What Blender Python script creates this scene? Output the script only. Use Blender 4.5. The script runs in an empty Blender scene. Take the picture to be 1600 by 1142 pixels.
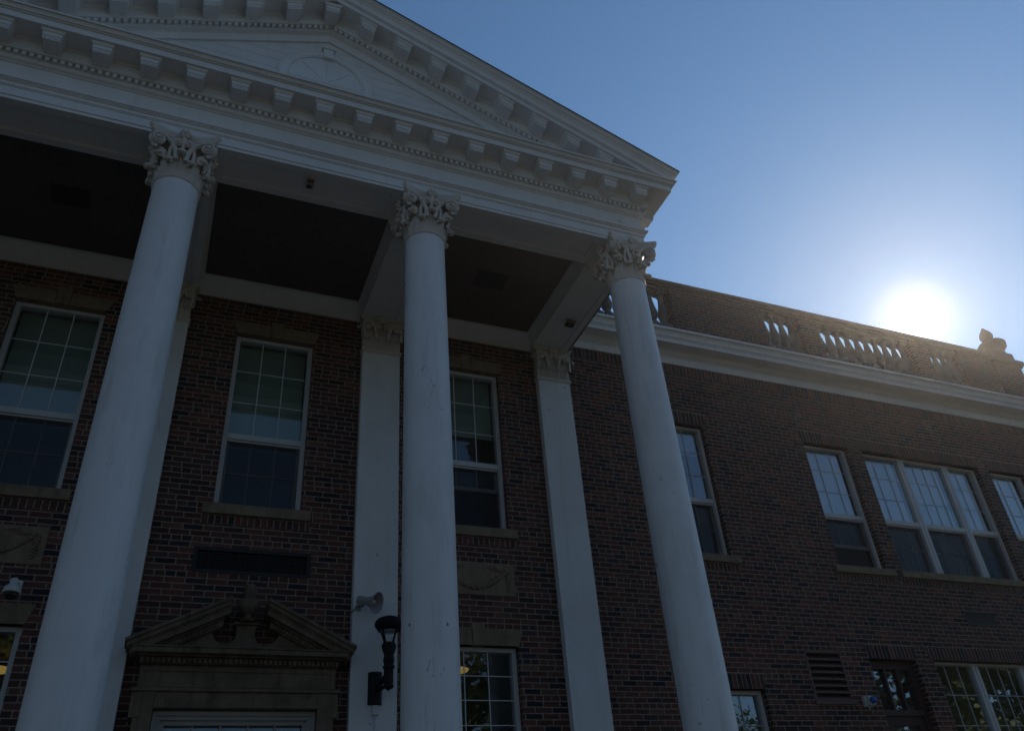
import bpy, math, random
from mathutils import Vector, Matrix
random.seed(7)
S = bpy.context.scene
COL = S.collection

# ------------------------------------------------------------------ camera
cd = bpy.data.cameras.new('camera')
cam = bpy.data.objects.new('camera', cd)
COL.objects.link(cam)
S.camera = cam
cr = (0.92055247, -0.3816479, -0.08323482)
cu = (-0.15046837, -0.54309851, 0.82607704)
cf = (0.36047527, 0.74792305, 0.55737661)
cam.matrix_world = Matrix(((cr[0], cu[0], -cf[0], 0), (cr[1], cu[1], -cf[1], 0),
                           (cr[2], cu[2], -cf[2], 0), (0, 0, 0, 1)))
cd.sensor_width = 36.0
cd.lens = 1307.16 / 1600 * 36
cd.shift_x = -0.0222
cd.shift_y = 0.0098
cd.clip_start = 0.05
cd.clip_end = 5000

# ------------------------------------------------------------------ sky, sun, exposure
SUN = Vector((0.6989, 0.4891, 0.5218)).normalized()
EL = math.asin(SUN.z)
AZ = math.atan2(SUN.x, SUN.y)
w = bpy.data.worlds.new('World')
S.world = w
w.use_nodes = True
nt = w.node_tree
bg = nt.nodes['Background']
sky = nt.nodes.new('ShaderNodeTexSky')
sky.sky_type = 'NISHITA'
sky.sun_disc = False
sky.sun_elevation = EL
sky.sun_rotation = AZ
sky.altitude = 200
sky.air_density = 1.0
sky.dust_density = 0.1
sky.ozone_density = 3.0
# glow added to the sky for the sun's glare: a small bright aureole round the sun's direction
tc = nt.nodes.new('ShaderNodeTexCoord')
dp = nt.nodes.new('ShaderNodeVectorMath'); dp.operation = 'DOT_PRODUCT'
nt.links.new(tc.outputs['Generated'], dp.inputs[0])
dp.inputs[1].default_value = SUN
ac = nt.nodes.new('ShaderNodeMath'); ac.operation = 'ARCCOSINE'; ac.use_clamp = False
nt.links.new(dp.outputs['Value'], ac.inputs[0])
def wmath(op, a, b=None):
    n = nt.nodes.new('ShaderNodeMath'); n.operation = op
    for i, v in enumerate((a, b)):
        if v is None: continue
        if isinstance(v, (int, float)): n.inputs[i].default_value = v
        else: nt.links.new(v, n.inputs[i])
    return n.outputs[0]
d1 = wmath('DIVIDE', ac.outputs[0], 0.0165)
g1 = wmath('MULTIPLY', wmath('POWER', 2.718, wmath('MULTIPLY', d1, -1.0)), 45.0)
d2 = wmath('DIVIDE', ac.outputs[0], 0.075)
g2 = wmath('MULTIPLY', wmath('POWER', 2.718, wmath('MULTIPLY', d2, -1.0)), 0.5)
gl = wmath('ADD', g1, g2)
mix = nt.nodes.new('ShaderNodeMix'); mix.data_type = 'RGBA'; mix.blend_type = 'ADD'
mix.inputs[0].default_value = 1.0
sc = nt.nodes.new('ShaderNodeVectorMath'); sc.operation = 'SCALE'
sc.inputs[0].default_value = (1.0, 0.90, 0.77)
nt.links.new(gl, sc.inputs['Scale'])
d3 = wmath('DIVIDE', ac.outputs[0], 1.15)
side = wmath('POWER', 2.718, wmath('MULTIPLY', wmath('POWER', d3, 2.0), -1.0))
sv = nt.nodes.new('ShaderNodeVectorMath'); sv.operation = 'MULTIPLY_ADD'    # the sky is brighter on the sun's side
sv.inputs[0].default_value = (.86, 1.28, 1.28); sv.inputs[2].default_value = (1.0, 1.05, 1.13)
cs = nt.nodes.new('ShaderNodeCombineXYZ')
for i in range(3): nt.links.new(side, cs.inputs[i])
nt.links.new(cs.outputs[0], sv.inputs[1])
sb = nt.nodes.new('ShaderNodeVectorMath'); sb.operation = 'MULTIPLY'
nt.links.new(sky.outputs[0], sb.inputs[0]); nt.links.new(sv.outputs[0], sb.inputs[1])
nt.links.new(sb.outputs[0], mix.inputs[6])
nt.links.new(sc.outputs[0], mix.inputs[7])
nt.links.new(mix.outputs[2], bg.inputs['Color'])
bg.inputs['Strength'].default_value = 0.102

sl = bpy.data.lights.new('sun', 'SUN')
sl.energy = 4.2
sl.angle = math.radians(0.53)
sl.color = (1.0, 0.95, 0.87)
so = bpy.data.objects.new('sun', sl)
COL.objects.link(so)
so.rotation_euler = SUN.to_track_quat('Z', 'Y').to_euler()
so.location = SUN * 60

S.view_settings.view_transform = 'Standard'
S.view_settings.look = 'None'
S.view_settings.gamma = 1.0
S.view_settings.exposure = -1.0
S.cycles.max_bounces = 8
S.cycles.transparent_max_bounces = 12
S.cycles.use_denoising = True
S.cycles.volume_bounces = 1
HAZE_D, HAZE_G = 0.0013, 0.84

# ------------------------------------------------------------------ object helpers
def tag(o, label=None, cat=None, group=None, kind=None):
    if label: o['label'] = label
    if cat: o['category'] = cat
    if group: o['group'] = group
    if kind: o['kind'] = kind
    return o

ROOT = {}
def empty(name, loc, label=None, cat=None, group=None, parent=None):
    o = bpy.data.objects.new(name, None)
    COL.objects.link(o)
    o.location = loc
    o.empty_display_size = 0.3
    ROOT[o] = Matrix.Translation(Vector(loc))
    if parent: attach(o, parent)
    tag(o, label, cat, group)
    return o

def attach(o, parent):
    o.parent = parent
    o.matrix_parent_inverse = ROOT[parent].inverted()
    ROOT.setdefault(o, Matrix.Translation(Vector(o.location)))

class MB:
    def __init__(s): s.v = []; s.f = []; s.sm = []
    def face(s, pts, smooth=False):
        n = len(s.v); s.v += [tuple(p) for p in pts]
        s.f.append(tuple(range(n, n + len(pts)))); s.sm.append(smooth)
    def box(s, x0, x1, y0, y1, z0, z1, sh=None):
        g = sh or (lambda x, y, z: (x, y, z))
        P = [g(x, y, z) for z in (z0, z1) for y in (y0, y1) for x in (x0, x1)]
        n = len(s.v); s.v += P
        for q in ((0, 2, 3, 1), (4, 5, 7, 6), (0, 1, 5, 4), (2, 6, 7, 3), (0, 4, 6, 2), (1, 3, 7, 5)):
            s.f.append(tuple(n + i for i in q)); s.sm.append(False)
        return s
    def grid(s, rows, closed_u=False, smooth=True, flip=False):
        n = len(s.v); m = len(rows[0])
        for r in rows: s.v += [tuple(p) for p in r]
        for i in range(len(rows) - 1):
            for j in range(m if closed_u else m - 1):
                a = n + i * m + j; b = n + i * m + (j + 1) % m
                q = (a, b, b + m, a + m)
                s.f.append(q[::-1] if flip else q); s.sm.append(smooth)
        return s
    def lathe(s, prof, cx, cy, n=32, smooth=True, caps=True, z0=0.0):
        rows = [[(cx + r * math.cos(2 * math.pi * k / n), cy + r * math.sin(2 * math.pi * k / n), z0 + z)
                 for k in range(n)] for r, z in prof]
        s.grid(rows, True, smooth)
        if caps:
            s.face(rows[0][::-1]); s.face(rows[-1])
        return s
    def tube(s, pts, rad, n=8, smooth=True):
        pts = [Vector(p) for p in pts]
        rr = rad if isinstance(rad, (list, tuple)) else [rad] * len(pts)
        rows = []; up = Vector((0.13, 0.29, 0.95))
        for i, p in enumerate(pts):
            t = (pts[min(i + 1, len(pts) - 1)] - pts[max(i - 1, 0)]).normalized()
            a = up - t * up.dot(t)
            if a.length < 1e-3: a = Vector((1, 0, 0)) - t * t.x
            a.normalize(); b = t.cross(a); up = a
            rows.append([p + (a * math.cos(2 * math.pi * k / n) + b * math.sin(2 * math.pi * k / n)) * rr[i]
                         for k in range(n)])
        s.grid(rows, True, smooth)
        s.face(rows[0][::-1]); s.face(rows[-1])
        return s
    def prism(s, poly, y0, y1):
        """poly: (x,z) list, extruded along y"""
        s.face([(x, y0, z) for x, z in poly]); s.face([(x, y1, z) for x, z in poly][::-1])
        for i in range(len(poly)):
            a, b = poly[i], poly[(i + 1) % len(poly)]
            s.face([(a[0], y0, a[1]), (a[0], y1, a[1]), (b[0], y1, b[1]), (b[0], y0, b[1])])
        return s
    def add(s, other, M=None):
        n = len(s.v)
        s.v += [tuple(M @ Vector(p)) for p in other.v] if M else other.v
        s.f += [tuple(n + i for i in q) for q in other.f]; s.sm += other.sm
        return s
    def mesh(s, name, m, bevel=0):
        me = bpy.data.meshes.new(name)
        me.from_pydata(s.v, [], s.f)
        me.polygons.foreach_set('use_smooth', s.sm)
        me.materials.append(m)
        me.update()
        return me
    def build(s, name, m, parent=None, loc=None, bevel=0.0, fix=True):
        me = s.mesh(name, m)
        if fix:
            import bmesh
            bm = bmesh.new(); bm.from_mesh(me)
            bmesh.ops.remove_doubles(bm, verts=bm.verts, dist=1e-5)
            bmesh.ops.recalc_face_normals(bm, faces=bm.faces)
            bm.to_mesh(me); bm.free()
        o = bpy.data.objects.new(name, me)
        COL.objects.link(o)
        if loc is not None:
            o.location = loc
        ROOT[o] = Matrix.Translation(Vector(o.location))
        if parent: attach(o, parent)
        if bevel:
            b = o.modifiers.new('edge', 'BEVEL'); b.width = bevel; b.segments = 2
            b.limit_method = 'ANGLE'; b.angle_limit = math.radians(40)
        return o

# ------------------------------------------------------------------ materials
def new_mat(name):
    m = bpy.data.materials.new(name); m.use_nodes = True
    return m, m.node_tree, m.node_tree.nodes['Principled BSDF']

class NG:
    """small helper for math nodes"""
    def __init__(s, t): s.t = t
    def m(s, op, a, b=None, c=None, clamp=False):
        n = s.t.nodes.new('ShaderNodeMath'); n.operation = op; n.use_clamp = clamp
        for i, v in enumerate((a, b, c)):
            if v is None: continue
            if isinstance(v, (int, float)): n.inputs[i].default_value = v
            else: s.t.links.new(v, n.inputs[i])
        return n.outputs[0]
    def noise(s, vec, scale, detail=4, rough=0.55, out='Fac'):
        n = s.t.nodes.new('ShaderNodeTexNoise')
        n.inputs['Scale'].default_value = scale; n.inputs['Detail'].default_value = detail
        n.inputs['Roughness'].default_value = rough
        if vec is not None: s.t.links.new(vec, n.inputs['Vector'])
        return n.outputs[out]
    def ramp(s, fac, stops):
        n = s.t.nodes.new('ShaderNodeValToRGB'); e = n.color_ramp.elements
        while len(e) < len(stops): e.new(0.5)
        for i, (p, c) in enumerate(stops):
            e[i].position = p; e[i].color = (c[0], c[1], c[2], 1) if len(c) == 3 else c
        s.t.links.new(fac, n.inputs[0])
        return n.outputs[0]
    def mix(s, fac, a, b, mode='MIX'):
        n = s.t.nodes.new('ShaderNodeMix'); n.data_type = 'RGBA'; n.blend_type = mode
        for sock, v in ((n.inputs[0], fac), (n.inputs[6], a), (n.inputs[7], b)):
            if isinstance(v, (int, float)): sock.default_value = v
            elif isinstance(v, tuple): sock.default_value = (v[0], v[1], v[2], 1)
            else: s.t.links.new(v, sock)
        return n.outputs[2]
    def bump(s, h, dist, strength, bsdf):
        n = s.t.nodes.new('ShaderNodeBump'); n.inputs['Distance'].default_value = dist
        n.inputs['Strength'].default_value = strength
        s.t.links.new(h, n.inputs['Height']); s.t.links.new(n.outputs[0], bsdf.inputs['Normal'])
    def pos(s):
        g = s.t.nodes.new('ShaderNodeNewGeometry'); return g.outputs['Position']
    def sep(s, v):
        n = s.t.nodes.new('ShaderNodeSeparateXYZ'); s.t.links.new(v, n.inputs[0]); return n.outputs
    def comb(s, x, y, z):
        n = s.t.nodes.new('ShaderNodeCombineXYZ')
        for i, v in enumerate((x, y, z)):
            if isinstance(v, (int, float)): n.inputs[i].default_value = v
            else: s.t.links.new(v, n.inputs[i])
        return n.outputs[0]
    def scale(s, v, sx, sy, sz):
        n = s.t.nodes.new('ShaderNodeVectorMath'); n.operation = 'MULTIPLY'
        s.t.links.new(v, n.inputs[0]); n.inputs[1].default_value = (sx, sy, sz); return n.outputs[0]

BH = 0.0683          # brick course
ZH = 5.986           # bottom of one header course
def brick_mat(name, upright=0.0, pitch=0.0735, zb=0.0):
    m, t, b = new_mat(name); g = NG(t)
    P = g.pos(); wob = g.noise(P, 9.0, 2, 0.5, 'Color')
    wv = t.nodes.new('ShaderNodeVectorMath'); wv.operation = 'MULTIPLY_ADD'
    t.links.new(wob, wv.inputs[0]); wv.inputs[1].default_value = (0.008, 0.0, 0.008); t.links.new(P, wv.inputs[2])
    x, y, z = g.sep(wv.outputs[0])
    u = g.m('ADD', g.m('ADD', x, y), 40.0)
    if upright:
        uu = g.m('DIVIDE', u, pitch); col = g.m('FLOOR', uu); fu = g.m('FRACT', uu); L = pitch
        row = g.m('FLOOR', g.m('DIVIDE', g.m('SUBTRACT', z, zb - 20 * upright), upright))
        fv = g.m('FRACT', g.m('DIVIDE', g.m('SUBTRACT', z, zb - 20 * upright), upright)); H = upright
        du = g.m('MULTIPLY', g.m('MINIMUM', fu, g.m('SUBTRACT', 1.0, fu)), L)
    else:
        vv = g.m('DIVIDE', g.m('SUBTRACT', z, ZH - 60 * 6 * BH), BH)
        row = g.m('FLOOR', vv); fv = g.m('FRACT', vv); H = BH
        hd = g.m('LESS_THAN', g.m('MODULO', row, 6.0), 0.5)
        L = g.m('SUBTRACT', 0.2135, g.m('MULTIPLY', hd, 0.10675))
        off = g.m('MULTIPLY', g.m('MODULO', row, 2.0), 0.5)
        jit = t.nodes.new('ShaderNodeTexWhiteNoise'); jit.noise_dimensions = '1D'; t.links.new(row, jit.inputs['W'])
        uu = g.m('ADD', g.m('ADD', g.m('DIVIDE', u, L), off), g.m('MULTIPLY', jit.outputs['Value'], 0.16))
        col = g.m('FLOOR', uu); fu = g.m('FRACT', uu)
        du = g.m('MULTIPLY', g.m('MINIMUM', fu, g.m('SUBTRACT', 1.0, fu)), L)
    dv = g.m('MULTIPLY', g.m('MINIMUM', fv, g.m('SUBTRACT', 1.0, fv)), H)
    d = g.m('MINIMUM', du, dv)
    mr = t.nodes.new('ShaderNodeMapRange'); mr.interpolation_type = 'SMOOTHSTEP'
    mr.inputs['From Min'].default_value = 0.0042; mr.inputs['From Max'].default_value = 0.0085
    t.links.new(d, mr.inputs['Value']); mask = mr.outputs[0]
    wn = t.nodes.new('ShaderNodeTexWhiteNoise'); wn.noise_dimensions = '2D'
    t.links.new(g.comb(col, row, 0.0), wn.inputs['Vector'])
    r1 = wn.outputs['Value']
    wn2 = t.nodes.new('ShaderNodeTexWhiteNoise'); wn2.noise_dimensions = '2D'
    t.links.new(g.comb(g.m('ADD', col, 17.3), g.m('ADD', row, 5.1), 0.0), wn2.inputs['Vector'])
    bc = g.ramp(r1, [(0.0, (0.020, 0.020, 0.030)), (0.20, (0.034, 0.026, 0.034)), (0.27, (0.095, 0.036, 0.032)),
                     (0.45, (0.150, 0.050, 0.038)), (0.60, (0.110, 0.045, 0.034)), (0.78, (0.185, 0.062, 0.044)),
                     (0.92, (0.075, 0.038, 0.033)), (1.0, (0.155, 0.078, 0.048))])
    fine = g.noise(P, 55, 5, 0.7)
    bc = g.mix(g.m('MULTIPLY', g.m('SUBTRACT', fine, 0.38, None, True), 1.5, None, True), bc, (0.035, 0.018, 0.018))
    big = g.noise(P, 0.9, 3)
    bc = g.mix(g.m('MULTIPLY', g.m('SUBTRACT', big, 0.42, None, True), 2.2, None, True), bc, (0.075, 0.042, 0.035))
    stn = g.noise(g.scale(P, 1.0, 1.0, 0.16), 2.2, 5, 0.62)
    bc = g.mix(g.m('MULTIPLY', g.m('SUBTRACT', stn, 0.50, None, True), 2.6, None, True), bc, (0.040, 0.026, 0.024))
    bri = g.m('ADD', 0.7, g.m('MULTIPLY', wn2.outputs['Value'], 0.6))
    bc = g.mix(1.0, bc, g.comb(bri, bri, bri), 'MULTIPLY')
    mo = g.ramp(g.noise(P, 30, 4), [(0.3, (0.19, 0.155, 0.115)), (0.7, (0.34, 0.285, 0.215))])
    c = g.mix(mask, mo, bc)
    # pale lime bloom in patches
    bl = g.ramp(g.noise(g.scale(P, 1.0, 1.0, 0.45), 2.3, 6, 0.7), [(0.60, (0, 0, 0)), (0.76, (1, 1, 1))])
    c = g.mix(g.m('MULTIPLY', g.sep(bl)[0], 0.30), c, (0.30, 0.27, 0.24))
    t.links.new(c, b.inputs['Base Color'])
    b.inputs['Roughness'].default_value = 0.85
    b.inputs['Specular IOR Level'].default_value = 0.25
    h = g.m('ADD', g.m('MULTIPLY', mask, g.m('ADD', 0.85, g.m('MULTIPLY', r1, 0.3))), g.m('MULTIPLY', fine, 0.25))
    g.bump(h, 0.007, 1.0, b)
    return m

def paint_mat(name, col=(0.72, 0.72, 0.70), crack=0.0, peel=0.35, spots=0.0, rough=0.5, drip=0.3):
    m, t, b = new_mat(name); g = NG(t)
    P = g.pos()
    n1 = g.noise(P, 1.7, 5, 0.6); n2 = g.noise(g.scale(P, 1, 1, 0.12), 11, 5, 0.65); n3 = g.noise(P, 90, 3)
    dk = tuple(v * 0.80 for v in col)
    c = g.mix(g.m('MULTIPLY', g.m('SUBTRACT', n1, 0.4, None, True), 1.6, None, True), col, dk)
    st = g.ramp(n2, [(0.52, (0, 0, 0)), (0.78, (1, 1, 1))])
    c = g.mix(g.m('MULTIPLY', g.sep(st)[0], drip), c, (col[0] * 0.60, col[1] * 0.57, col[2] * 0.52))
    h = g.m('ADD', g.m('MULTIPLY', n3, 0.25), g.m('MULTIPLY', g.noise(P, 16, 3), 0.6))
    if peel:
        pl = g.ramp(g.noise(g.scale(P, 0.35, 1, 1.2), 10, 8, 0.78), [(0.755 - 0.03 * peel, (0, 0, 0)), (0.775, (1, 1, 1))])
        pf = g.m('MULTIPLY', g.sep(pl)[0], peel)
        c = g.mix(pf, c, (0.16, 0.14, 0.12)); h = g.m('SUBTRACT', h, pf)
    if crack:
        wv = g.noise(P, 5, 3, 0.5, 'Color')
        va = t.nodes.new('ShaderNodeVectorMath'); va.operation = 'MULTIPLY_ADD'
        t.links.new(wv, va.inputs[0]); va.inputs[1].default_value = (0.05, 0.05, 0.05); t.links.new(P, va.inputs[2])
        vo = t.nodes.new('ShaderNodeTexVoronoi'); vo.feature = 'DISTANCE_TO_EDGE'
        t.links.new(g.scale(va.outputs[0], 13, 13, 2.1), vo.inputs['Vector']); vo.inputs['Scale'].default_value = 1.0
        ln = g.m('LESS_THAN', vo.outputs['Distance'], 0.008)
        gate = g.m('GREATER_THAN', g.noise(g.scale(P, 1, 1, 0.5), 2.6, 5, 0.75), 0.60)
        cf_ = g.m('MULTIPLY', g.m('MULTIPLY', ln, gate), crack)
        c = g.mix(cf_, c, (0.12, 0.11, 0.10)); h = g.m('SUBTRACT', h, cf_)
    if spots:
        vo = t.nodes.new('ShaderNodeTexVoronoi'); t.links.new(g.scale(P, 2.6, 2.6, 1.9), vo.inputs['Vector'])
        vo.inputs['Scale'].default_value = 1.0
        sp = g.m('LESS_THAN', g.m('ADD', vo.outputs['Distance'], g.m('MULTIPLY', g.noise(P, 40, 2), 0.05)), 0.062)
        gate = g.m('GREATER_THAN', g.sep(vo.outputs['Color'])[0], 0.45)
        sf = g.m('MULTIPLY', g.m('MULTIPLY', sp, gate), spots)
        c = g.mix(sf, c, (0.09, 0.07, 0.06)); h = g.m('SUBTRACT', h, sf)
    t.links.new(c, b.inputs['Base Color'])
    b.inputs['Roughness'].default_value = rough
    b.inputs['Specular IOR Level'].default_value = 0.3
    g.bump(h, 0.004, 0.7, b)
    return m

def stone_mat(name, a, d, sc=6.0, streak=0.4):
    m, t, b = new_mat(name); g = NG(t); P = g.pos()
    n = g.noise(P, sc, 7, 0.65)
    c = g.ramp(n, [(0.3, d), (0.62, a)])
    s2 = g.ramp(g.noise(g.scale(P, 1, 1, 0.1), 14, 5, 0.6), [(0.5, (0, 0, 0)), (0.75, (1, 1, 1))])
    c = g.mix(g.m('MULTIPLY', g.sep(s2)[0], streak), c, tuple(v * 0.35 for v in d))
    t.links.new(c, b.inputs['Base Color']); b.inputs['Roughness'].default_value = 0.85
    b.inputs['Specular IOR Level'].default_value = 0.25
    g.bump(g.m('ADD', g.noise(P, 60, 4), g.m('MULTIPLY', n, 0.6)), 0.004, 0.8, b)
    return m

def plain(name, col, rough=0.6, metal=0.0, spec=0.4, var=0.25, sc=8.0):
    m, t, b = new_mat(name); g = NG(t); P = g.pos()
    n = g.noise(P, sc, 5, 0.6)
    c = g.mix(n, tuple(v * (1 - var) for v in col), tuple(min(1, v * (1 + var)) for v in col))
    t.links.new(c, b.inputs['Base Color']); b.inputs['Roughness'].default_value = rough
    b.inputs['Metallic'].default_value = metal; b.inputs['Specular IOR Level'].default_value = spec
    return m

def glass_mat(name, rough=0.012, tint=(0.86, 0.92, 0.90), f0=0.115):
    m = bpy.data.materials.new(name); m.use_nodes = True
    t = m.node_tree; t.nodes.remove(t.nodes['Principled BSDF']); out = t.nodes['Material Output']; g = NG(t)
    gl = t.nodes.new('ShaderNodeBsdfGlossy'); gl.inputs['Roughness'].default_value = rough
    tr = t.nodes.new('ShaderNodeBsdfTransparent'); tr.inputs['Color'].default_value = (*tint, 1)
    lw = t.nodes.new('ShaderNodeLayerWeight'); lw.inputs['Blend'].default_value = .5
    fr = g.m('ADD', f0, g.m('MULTIPLY', g.m('POWER', lw.outputs['Facing'], 5.0), 1 - f0))
    bp = t.nodes.new('ShaderNodeBump'); bp.inputs['Distance'].default_value = 0.0016; bp.inputs['Strength'].default_value = 0.5
    t.links.new(g.noise(g.pos(), 2.2, 2), bp.inputs['Height'])
    t.links.new(bp.outputs[0], gl.inputs['Normal'])
    mx = t.nodes.new('ShaderNodeMixShader')
    t.links.new(fr, mx.inputs[0]); t.links.new(tr.outputs[0], mx.inputs[1]); t.links.new(gl.outputs[0], mx.inputs[2])
    t.links.new(mx.outputs[0], out.inputs['Surface'])
    return m

def screen_mat(name):
    m = bpy.data.materials.new(name); m.use_nodes = True
    t = m.node_tree; b = t.nodes['Principled BSDF']; b.inputs['Base Color'].default_value = (.03, .03, .034, 1); b.inputs['Roughness'].default_value = .7
    tr = t.nodes.new('ShaderNodeBsdfTransparent'); mx = t.nodes.new('ShaderNodeMixShader'); mx.inputs[0].default_value = .55
    t.links.new(tr.outputs[0], mx.inputs[1]); t.links.new(b.outputs[0], mx.inputs[2]); t.links.new(mx.outputs[0], t.nodes['Material Output'].inputs['Surface'])
    return m

def emit_mat(name, col, s):
    m, t, b = new_mat(name)
    b.inputs['Base Color'].default_value = (*col, 1)
    b.inputs['Emission Color'].default_value = (*col, 1); b.inputs['Emission Strength'].default_value = s
    return m

M_BRICK = brick_mat('red brick in common bond')
M_SOLD = {}
M_COL = paint_mat('white column paint', (0.76, 0.765, 0.77), crack=0.85, peel=0.0, spots=0.9, drip=0.5)
M_PIL = paint_mat('white pilaster paint', (0.69, 0.69, 0.68), crack=0.35, peel=0.0, spots=0.5)
M_WHITE = paint_mat('white trim paint', (0.72, 0.72, 0.71), peel=0.9)
M_CAP = paint_mat('white capital plaster', (0.63, 0.585, 0.53), peel=0.5)
M_FRAME = paint_mat('white window frame', (0.56, 0.56, 0.545), peel=0.0, rough=0.4)
M_DFRAME = paint_mat('dull cream door paint', (0.40, 0.385, 0.36), peel=0.0, rough=0.5)
M_MUNT = plain('grey glazing bars', (0.60, 0.60, 0.59), 0.5, var=0.06)
M_STONE = stone_mat('tan limestone', (0.25, 0.19, 0.125), (0.16, 0.12, 0.08), 5, 0.45)
M_TERRA = stone_mat('weathered tan terracotta', (0.20, 0.15, 0.10), (0.105, 0.078, 0.053), 5, 0.7)
M_COPE = stone_mat('weathered coping in silhouette tone', (0.085, 0.075, 0.068), (0.05, 0.045, 0.042), 5, 0.5)  # base darkened to hold the backlit silhouette; the streaks are weathering
M_BAL = stone_mat('grey cast stone', (0.20, 0.18, 0.155), (0.11, 0.10, 0.085), 7, 0.5)
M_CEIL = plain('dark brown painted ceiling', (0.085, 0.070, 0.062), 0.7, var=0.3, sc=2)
M_BLACK = plain('black vent metal', (0.012, 0.012, 0.014), 0.5, var=0.2)
M_LAMP = plain('black lamp enamel', (0.006, 0.007, 0.009), 0.6, spec=0.2, var=0.3)
M_MUNT2 = plain('dull grey glazing bars', (0.42, 0.43, 0.44), 0.5, var=0.06)
M_GLASS = glass_mat('window glass')
M_GLASS2 = glass_mat('coated window glass', tint=(.90, .95, .97), f0=.27)
M_SCREEN = screen_mat('dark insect screen')
M_SHADE = plain('pale window shade fabric', (0.62, 0.64, 0.62), 0.9, var=0.06, sc=3)
M_SHADE3 = plain('white window shade fabric', (0.80, 0.82, 0.82), 0.9, var=0.04, sc=3)
M_SHADE2 = plain('grey green window shade fabric', (0.36, 0.39, 0.35), 0.9, var=0.08, sc=3)
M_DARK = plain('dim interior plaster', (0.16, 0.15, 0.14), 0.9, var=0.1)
M_GREY = plain('grey plastic', (0.30, 0.28, 0.27), 0.5, var=0.1)
M_CAMW = plain('off white plastic', (0.55, 0.56, 0.55), 0.4, var=0.05)
M_DOME = plain('dark smoked dome', (0.01, 0.01, 0.012), 0.08, spec=0.6, var=0.1)
M_RUST = plain('red brown louvre paint', (0.13, 0.075, 0.065), 0.55, var=0.3)
M_DKWOOD = plain('dark red brown window paint', (0.055, 0.022, 0.018), 0.5, var=0.3)
M_BLUE = plain('blue strobe lens', (0.01, 0.10, 0.45), 0.15, spec=0.6, var=0.1)
M_BRASS = plain('amber lens', (0.14, 0.085, 0.02), 0.3, var=0.2)
M_ROOF = plain('grey roof membrane', (0.10, 0.10, 0.10), 0.9)
M_PORCH = stone_mat('pale porch stone', (0.46, 0.41, 0.34), (0.36, 0.32, 0.27), 3, 0.1)  # made paler to bounce light up into the portico
M_GRASS = plain('mown grass', (0.075, 0.068, 0.030), 0.95, var=0.45, sc=1.5)
M_PAVE = stone_mat('tan bounce paving', (0.22, 0.17, 0.125), (0.15, 0.117, 0.09), 2, 0.1)
M_LEAF = plain('green leaves', (0.15, 0.165, 0.05), 0.6, var=0.5, sc=1.2)
M_BARK = plain('brown bark', (0.09, 0.065, 0.045), 0.9, var=0.3)
M_GLOW = emit_mat('warm lamp glow', (1.0, 0.60, 0.16), 0.55)

def soldier_mat(h, pitch, zb):
    k = (round(h, 3), round(zb, 3))
    if k not in M_SOLD: M_SOLD[k] = brick_mat('upright brick %d' % len(M_SOLD), h, pitch, zb)
    return M_SOLD[k]

# ------------------------------------------------------------------ setting
GZ = -1.6
g = MB(); g.face([(-160, -180, GZ), (190, -180, GZ), (190, 150, GZ), (-160, 150, GZ)])
tag(g.build('ground', M_GRASS, fix=False), kind='structure')
g = MB(); g.box(-9, 14, -26, 4.6, GZ - 0.1, GZ + 0.05)  # unseen paving, added to bounce warm light onto the undersides
tag(g.build('bounce_paving', M_PAVE), kind='structure')

# ------------------------------------------------------------------ walls with openings
def wall_holes(mb, x0, x1, z0, z1, y, depth, holes):
    xs = sorted({x0, x1, *[h[0] for h in holes], *[h[1] for h in holes]})
    zs = sorted({z0, z1, *[h[2] for h in holes], *[h[3] for h in holes]})
    xs = [x for x in xs if x0 <= x <= x1]; zs = [z for z in zs if z0 <= z <= z1]
    def inh(x, z): return any(h[0] < x < h[1] and h[2] < z < h[3] for h in holes)
    for i in range(len(xs) - 1):
        for j in range(len(zs) - 1):
            if not inh((xs[i] + xs[i + 1]) / 2, (zs[j] + zs[j + 1]) / 2):
                a, b, c, d = xs[i], xs[i + 1], zs[j], zs[j + 1]
                mb.face([(a, y, c), (b, y, c), (b, y, d), (a, y, d)])
                mb.face([(a, y + depth, d), (b, y + depth, d), (b, y + depth, c), (a, y + depth, c)])
    for a, b, c, d in holes:
        Y = y + depth
        mb.face([(a, y, c), (a, y, d), (a, Y, d), (a, Y, c)])
        mb.face([(b, y, d), (b, y, c), (b, Y, c), (b, Y, d)])
        mb.face([(a, y, d), (b, y, d), (b, Y, d), (a, Y, d)])
        mb.face([(b, y, c), (a, y, c), (a, Y, c), (b, Y, c)])

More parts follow.
